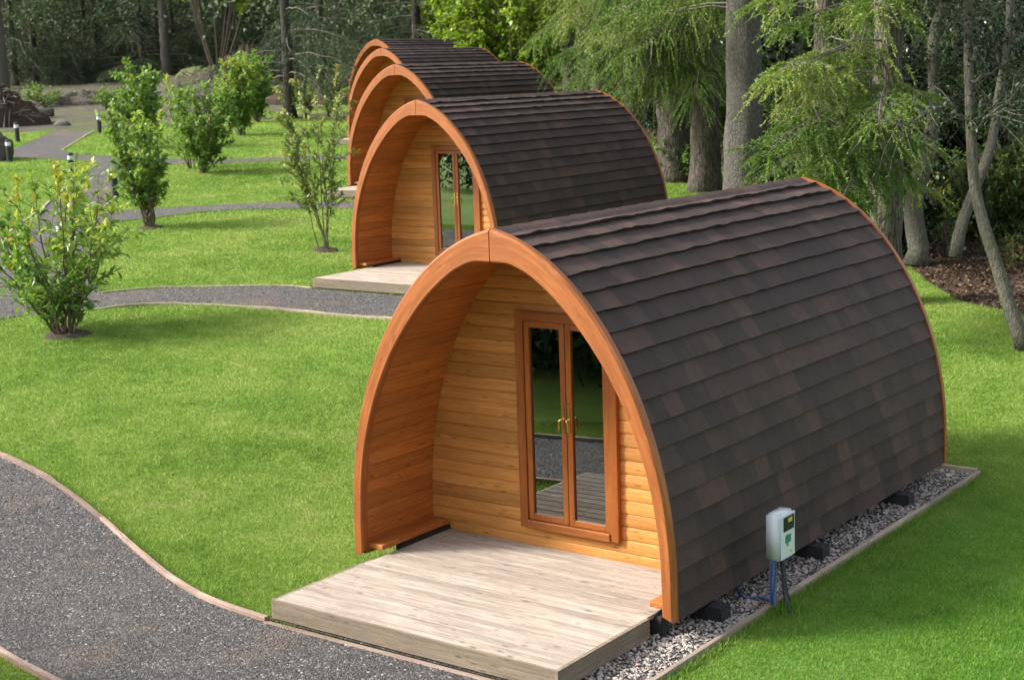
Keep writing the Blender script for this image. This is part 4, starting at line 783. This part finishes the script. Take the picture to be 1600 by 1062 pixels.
# far conifers: three originals, copied
FG = 'dark conifers of the wood'
named = [(8, 76, .36, 'thick grey trunk at the left edge behind the brush pile'), (266, 83, .26, 'straight grey trunk left of the long mound, bare against the dark wood'), (370, 88, .2, 'slim grey trunk behind the reddish heap of branches'), (455, 57, .22, 'dark spruce with green boughs right of the heaps, nearest tree of the left wood'), (508, 71, .22, 'spruce trunk left of the pod arches behind the pale shrubs')]
protos = [conifer(*col(px, d), 15, r, 4.4 if k < 3 else 1.4, 3.2, 58, 9, lab, FG, M_BARKG if k < 3 else M_BARKD, M_NEEDD if k != 3 else M_NEEDD, fine=.42, droop=.7, top=4, strand=1.1, dead=.2, nmul=1.) for k, (px, d, r, lab) in enumerate(named)]
x, y = col(336, 86); stemtree([np.array([x, y, G(x, y)-.1])+np.array([-.2*z*Rt[0]*.9, -.2*z*Rt[1]*.9, z]) for z in (0, 1.5, 3, 5, 8, 11)], [.26, .22, .2, .18, .12, .05], M_BARKG, 'leaning grey trunk above the long mossy mound', name='leaning_tree')
lowp = conifer(*col(30, 86), 14, .2, .8, 3.6, 70, 11, 'dark conifer with dead low boughs just right of the thick left-edge trunk', FG, M_BARKD, M_NEEDD, fine=.4, droop=.8, top=3.5, strand=1.2, dead=.45)
lowp2 = conifer(*col(160, 88), 14, .22, 1.0, 3.8, 64, 12, 'dark low-branched conifer behind the rounded laurel and the rubble heap', FG, M_BARKD, M_NEEDD, fine=.4, droop=.6, top=3.5, strand=1.2, dead=.3)
ORD = 'first second third fourth fifth sixth seventh eighth ninth tenth eleventh twelfth thirteenth fourteenth'.split()
RN = {88: 'front', 97: 'middle', 106: 'back', 72: 'nearest', 80: 'second'}; RM = {50: 'nearest', 64: 'middle', 78: 'back'}
rf = random.Random(3); spots = [(px+rf.uniform(-22, 22), d+rf.uniform(-3, 3), f'{ORD[j]} conifer from the left in the {RN[d]} row of the dark wood '+('behind the clearing' if d > 84 else 'behind the pods')) for d, xs in ((88, range(75, 740, 75)), (97, range(-40, 900, 70)), (106, range(-60, 940, 80)), (72, (545, 640)), (80, (590, 680, 760, 850))) for j, px in enumerate(xs)]
spots += [(px+rf.uniform(-20, 20), d+rf.uniform(-3, 3), f'{ORD[j]} dark conifer from the left in the {RM[d]} row of the right-hand wood') for d, xs in ((50, range(1120, 1700, 90)), (64, range(940, 1760, 90)), (78, range(900, 1780, 85))) for j, px in enumerate(xs)]
for i, (px, d, lab) in enumerate(spots):
    if 430 < px < 480 and d < 90: continue
    c = copy_tree(lowp if i % 2 else lowp2); x, y = col(px, d); c.location = (x, y, G(x, y)); c.rotation_euler.z = rf.uniform(0, 6.28); s_ = rf.uniform(.85, 1.2); c.scale = (s_, s_, s_*rf.uniform(.9, 1.15))
    tag(c, lab, 'tree', FG if 'right-hand' not in lab else 'dark conifers deep in the right-hand wood')
def clumps(n, fx, size, name, mat, tr=(0, .6)):
    P = fx(n); D = unit(randdir(n)+np.array([0, 0, -.5])); s = unit(np.cross(D, randdir(n))); L = size*(.5+rng.random((n, 1))); W = L*.42
    V = np.stack([P-s*W/2, P+s*W/2, P+D*L], 1).reshape(-1, 3); o = fast(name, V, 3, mat, rng.uniform(*tr, n)); return o
def band(n):
    th_ = np.radians(rng.uniform(-34, 30, n)); d = np.where(np.degrees(th_) < 2, rng.uniform(108, 124, n), rng.uniform(84, 100, n)); a = YAW+th_
    x = CAM[0]+np.sin(a)*d; y = CAM[1]+np.cos(a)*d; return np.stack([x, y, ground(x, y)+rng.random(n)**.8*17], 1)
tag(clumps(110000, band, .75, 'far_wood', M_NEEDD), kind='stuff')
def hedge(n):
    y = rng.uniform(-8.5, -4.7, n); x = 6.52-(y+8.42)/.6-1.2-rng.random(n)*22; y = y-.12*np.maximum(-7-x, 0); u_ = rng.random(n); return np.stack([x, y, ground(x, y)+u_**.7*(2.3+.35*np.sin(x*1.1))], 1)
tag(clumps(60000, hedge, .22, 'hedge_thicket', M_HOLLY, (0, .8)), kind='stuff')

# ------------------------------------------------------------------ ground cover
def scat(n, d0, d1, halfang=36):
    th_ = np.radians(rng.uniform(-halfang, halfang, n)); d = np.exp(rng.uniform(math.log(d0), math.log(d1), n)); a = YAW+th_; return CAM[0]+np.sin(a)*d, CAM[1]+np.cos(a)*d, d
def excl(x, y, grow=0):
    k = np.zeros(len(x), bool)
    for px, py, pz, a in PODS:
        c, s = math.cos(a), math.sin(a); dx, dy = x-px, y-py; lx = c*dx+s*dy; ly = -s*dx+c*dy
        k |= (lx > -1.5+.0) & (lx < 1.72) & (ly > 0) & (ly < 5.13); k |= (lx > -1.24) & (lx < 1.72) & (ly > -1.15) & (ly < 1)
    return k
x, y, d = scat(1900000, 7.0, 58, 24)
m = ~(inside(PATH1, x, y) | inside(PATH2, x, y) | inside(FLOOR_, x, y) | inside(DIRT, x, y) | excl(x, y)); x, y, d = x[m], y[m], d[m]; n = len(x); z = ground(x, y)
hh = (.013+.016*rng.random(n))*np.clip(d/14, .9, 2.6)**.5; wd = .0036*np.clip(d/11, .8, 5)*(.7+.6*rng.random(n)); a = rng.uniform(0, 2*math.pi, n); tx, ty = rng.normal(0, .5, n)*hh, rng.normal(0, .5, n)*hh
# long blades beside the deck edge, kerbs
V = np.empty((n, 3, 3), np.float32); V[:, 0] = np.stack([x-np.cos(a)*wd, y-np.sin(a)*wd, z-.004], 1); V[:, 1] = np.stack([x+np.cos(a)*wd, y+np.sin(a)*wd, z-.004], 1); V[:, 2] = np.stack([x+tx, y+ty, z+hh], 1)
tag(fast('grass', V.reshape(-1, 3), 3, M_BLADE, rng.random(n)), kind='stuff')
# taller tufts along edges
def tufts(P, n, hgt, name_seed, w=.06):
    P = np.array(P); L = np.concatenate([[0], np.cumsum(np.linalg.norm(np.diff(P, axis=0), axis=1))]); s = rng.random(n)*L[-1]; x = np.interp(s, L, P[:, 0])+rng.normal(0, w, n); y = np.interp(s, L, P[:, 1])+rng.normal(0, w, n); return x, y, np.full(n, hgt)
T = [tufts([(-1.28, -1.12), (-1.28, .05), (-1.5, .1), (-1.52, 5.0)], 5200, .07, 0, .035), tufts(kerb1+np.array([.0, .05]), 9000, .045, 0, .03), tufts([(1.75, -1.1), (1.72, 5.2), (1.0, 5.25)], 6500, .05, 0, .025), tufts([(1.78, .9), (1.8, 1.1)], 400, .09, 0, .05), tufts([(-1.35, -1.15), (-1.0, -1.2)], 500, .06, 0, .05), tufts(PATH2, 9000, .07, 0, .05)]
x, y, h_ = [np.concatenate(k) for k in zip(*T)]; m = ~(inside(PATH1, x, y)) & ~(excl(x, y)); x, y, h_ = x[m], y[m], h_[m]; n = len(x); z = ground(x, y); a = rng.uniform(0, 6.28, n); hh = h_*(.5+.8*rng.random(n)); V = np.empty((n, 3, 3), np.float32); wd = .004
V[:, 0] = np.stack([x-np.cos(a)*wd, y-np.sin(a)*wd, z-.004], 1); V[:, 1] = np.stack([x+np.cos(a)*wd, y+np.sin(a)*wd, z-.004], 1); V[:, 2] = np.stack([x+rng.normal(0, .4, n)*hh, y+rng.normal(0, .4, n)*hh, z+hh], 1)
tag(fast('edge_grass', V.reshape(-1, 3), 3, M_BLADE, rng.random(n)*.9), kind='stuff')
# stones
def stones(x, y, z, r, name, mat, tint):
    n = len(x); O = np.array([(1, 0, 0), (0, 1, 0), (-1, 0, 0), (0, -1, 0), (0, 0, .75), (0, 0, -.6)]); F = np.array([(0, 1, 4), (1, 2, 4), (2, 3, 4), (3, 0, 4), (1, 0, 5), (2, 1, 5), (3, 2, 5), (0, 3, 5)])
    a = rng.uniform(0, 6.28, n); el = .6+.8*rng.random((n, 1)); V = np.broadcast_to(O, (n, 6, 3)).copy(); V *= (.7+.6*rng.random((n, 6, 1))); V[..., 0] *= el; V[..., 2] *= .8
    c, s = np.cos(a)[:, None], np.sin(a)[:, None]; X_ = V[..., 0]*c-V[..., 1]*s; Y_ = V[..., 0]*s+V[..., 1]*c; tl = rng.normal(0, .3, (n, 1)); Z_ = V[..., 2]+X_*tl
    V = np.stack([X_, Y_, Z_], -1)*r[:, None, None]+np.stack([x, y, z], 1)[:, None]; return fast(name, V[:, F].reshape(-1, 3), 3, mat, np.repeat(tint, 8))
n = 30000; x = rng.uniform(-1.3, 1.69, n); y = rng.uniform(-1.13, 5.1, n); m = ((x > .95) | (y > 4.7) | ((x < -1.1) & (y < .0))) ; m &= ~((x < 1.28) & (y < -.35) & (x > -1.2)); x, y = x[m], y[m]
tag(stones(x, y, ground(x, y)+.02+.008*rng.random(len(x)), .010+.012*rng.random(len(x))**2, 'pebbles', M_PEB, np.clip(rng.random(len(x))*.9+.1*(rng.random(len(x)) > .93), 0, 1)), kind='stuff')
x, y, d = scat(190000, 7.5, 24, 24); m = (inside(PATH1, x, y) | inside(PATH2, x, y)) & ~((x > -1.2) & (x < 1.7) & (y > -1.12) & (y < 5)); x, y, d = x[m], y[m], d[m]; n = len(x)
tag(stones(x, y, ground(x, y)+.016, (.003+.0065*rng.random(n)**3)*np.clip(d/11, .9, 2), 'path_chippings', M_CHIP, np.clip(rng.random(n)**1.2*.93+.4*(rng.random(n) > .992), 0, 1)), kind='stuff')
# leaf litter and forest undergrowth on the right
x, y, d = scat(160000, 17, 60, 24); m = inside(FLOOR_, x, y); x, y, d = x[m], y[m], d[m]; n = len(x); P = np.stack([x, y, ground(x, y)+.02], 1); D = unit(np.stack([rng.normal(0, 1, n), rng.normal(0, 1, n), rng.normal(.1, .25, n)], 1))
tag(fast('leaf_litter', leaves(P, D, .05+.04*rng.random(n), .035+.02*rng.random(n)), 4, M_LITTER, rng.random(n)), kind='stuff')
x, y, d = scat(60000, 21, 75, 24); a_ = (x-CAM[0])*Rt[0]+(y-CAM[1])*Rt[1]; MU = [(30, 12), (6, 12.3), (1.5, 13.4), (-1.2, 14.2), (-2.6, 16.6), (-5.5, 20.5), (-10, 25.5), (-17, 33), (-24, 43), (-20, 90), (60, 90)]
m = inside(MU, x, y) & (rng.random(len(x)) < .2+.8*np.clip(np.sin(x*1.3)+np.cos(y*.9+x*.4), 0, 1)); x, y, d = x[m], y[m], d[m]; n = len(x); hh = .35+.55*rng.random(n); P = np.stack([x, y, ground(x, y)], 1); D = unit(np.stack([rng.normal(0, .4, n), rng.normal(0, .4, n), np.ones(n)], 1))
V1 = strands(P, D, hh, .35, 9, .13, .035, 1.3); tag(fast('undergrowth', V1, 3, M_FERN, np.clip(np.repeat(rng.random(n)*.6+.35*(np.sin(x*.8)*np.cos(y*.7) > .3), 9)+.15*rng.random(n*9), 0, 1)), kind='stuff')
# fallen leaves on the nearest lawn
LL = ['left one of two fallen leaves in the middle of the big lawn', 'right one of two fallen leaves in the middle of the big lawn', 'fallen leaf in the lawn between the path curve and the two middle leaves', 'fallen leaf nearest the gravel path curve', 'fallen leaf on the lawn close to the left foot of the nearest arch', 'fallen leaf half way between the path curve and the nearest arch', 'fallen leaf at the left edge of the big lawn', 'fallen leaf nearest the side path on the big lawn', 'fallen leaf on the right-hand lawn in the bottom right corner', 'fallen leaf on the lawn right of the rear end of the nearest pod']
for k, (px, py) in enumerate(((181, 643), (320, 641), (254, 716), (272, 747), (497, 668), (430, 700), (60, 590), (350, 560), (1432, 965), (1550, 640))):
    x, y = at(px, py); mb = MB(); s_ = .03; mb.add([(-s_, 0, 0), (-.2*s_, .55*s_, .008), (s_*1.1, .1*s_, .003), (0, -.5*s_, .01), (s_*.3, 0, .0)], [(0, 4, 1), (4, 2, 1), (0, 3, 4), (4, 3, 2)], None, random.random())
    o = mb.build('fallen_leaf', M_LITTER, None); o.location = (x, y, G(x, y)+.035); o.rotation_euler.z = k*1.7; tag(o, LL[k], 'leaf', 'fallen leaves on the lawn')
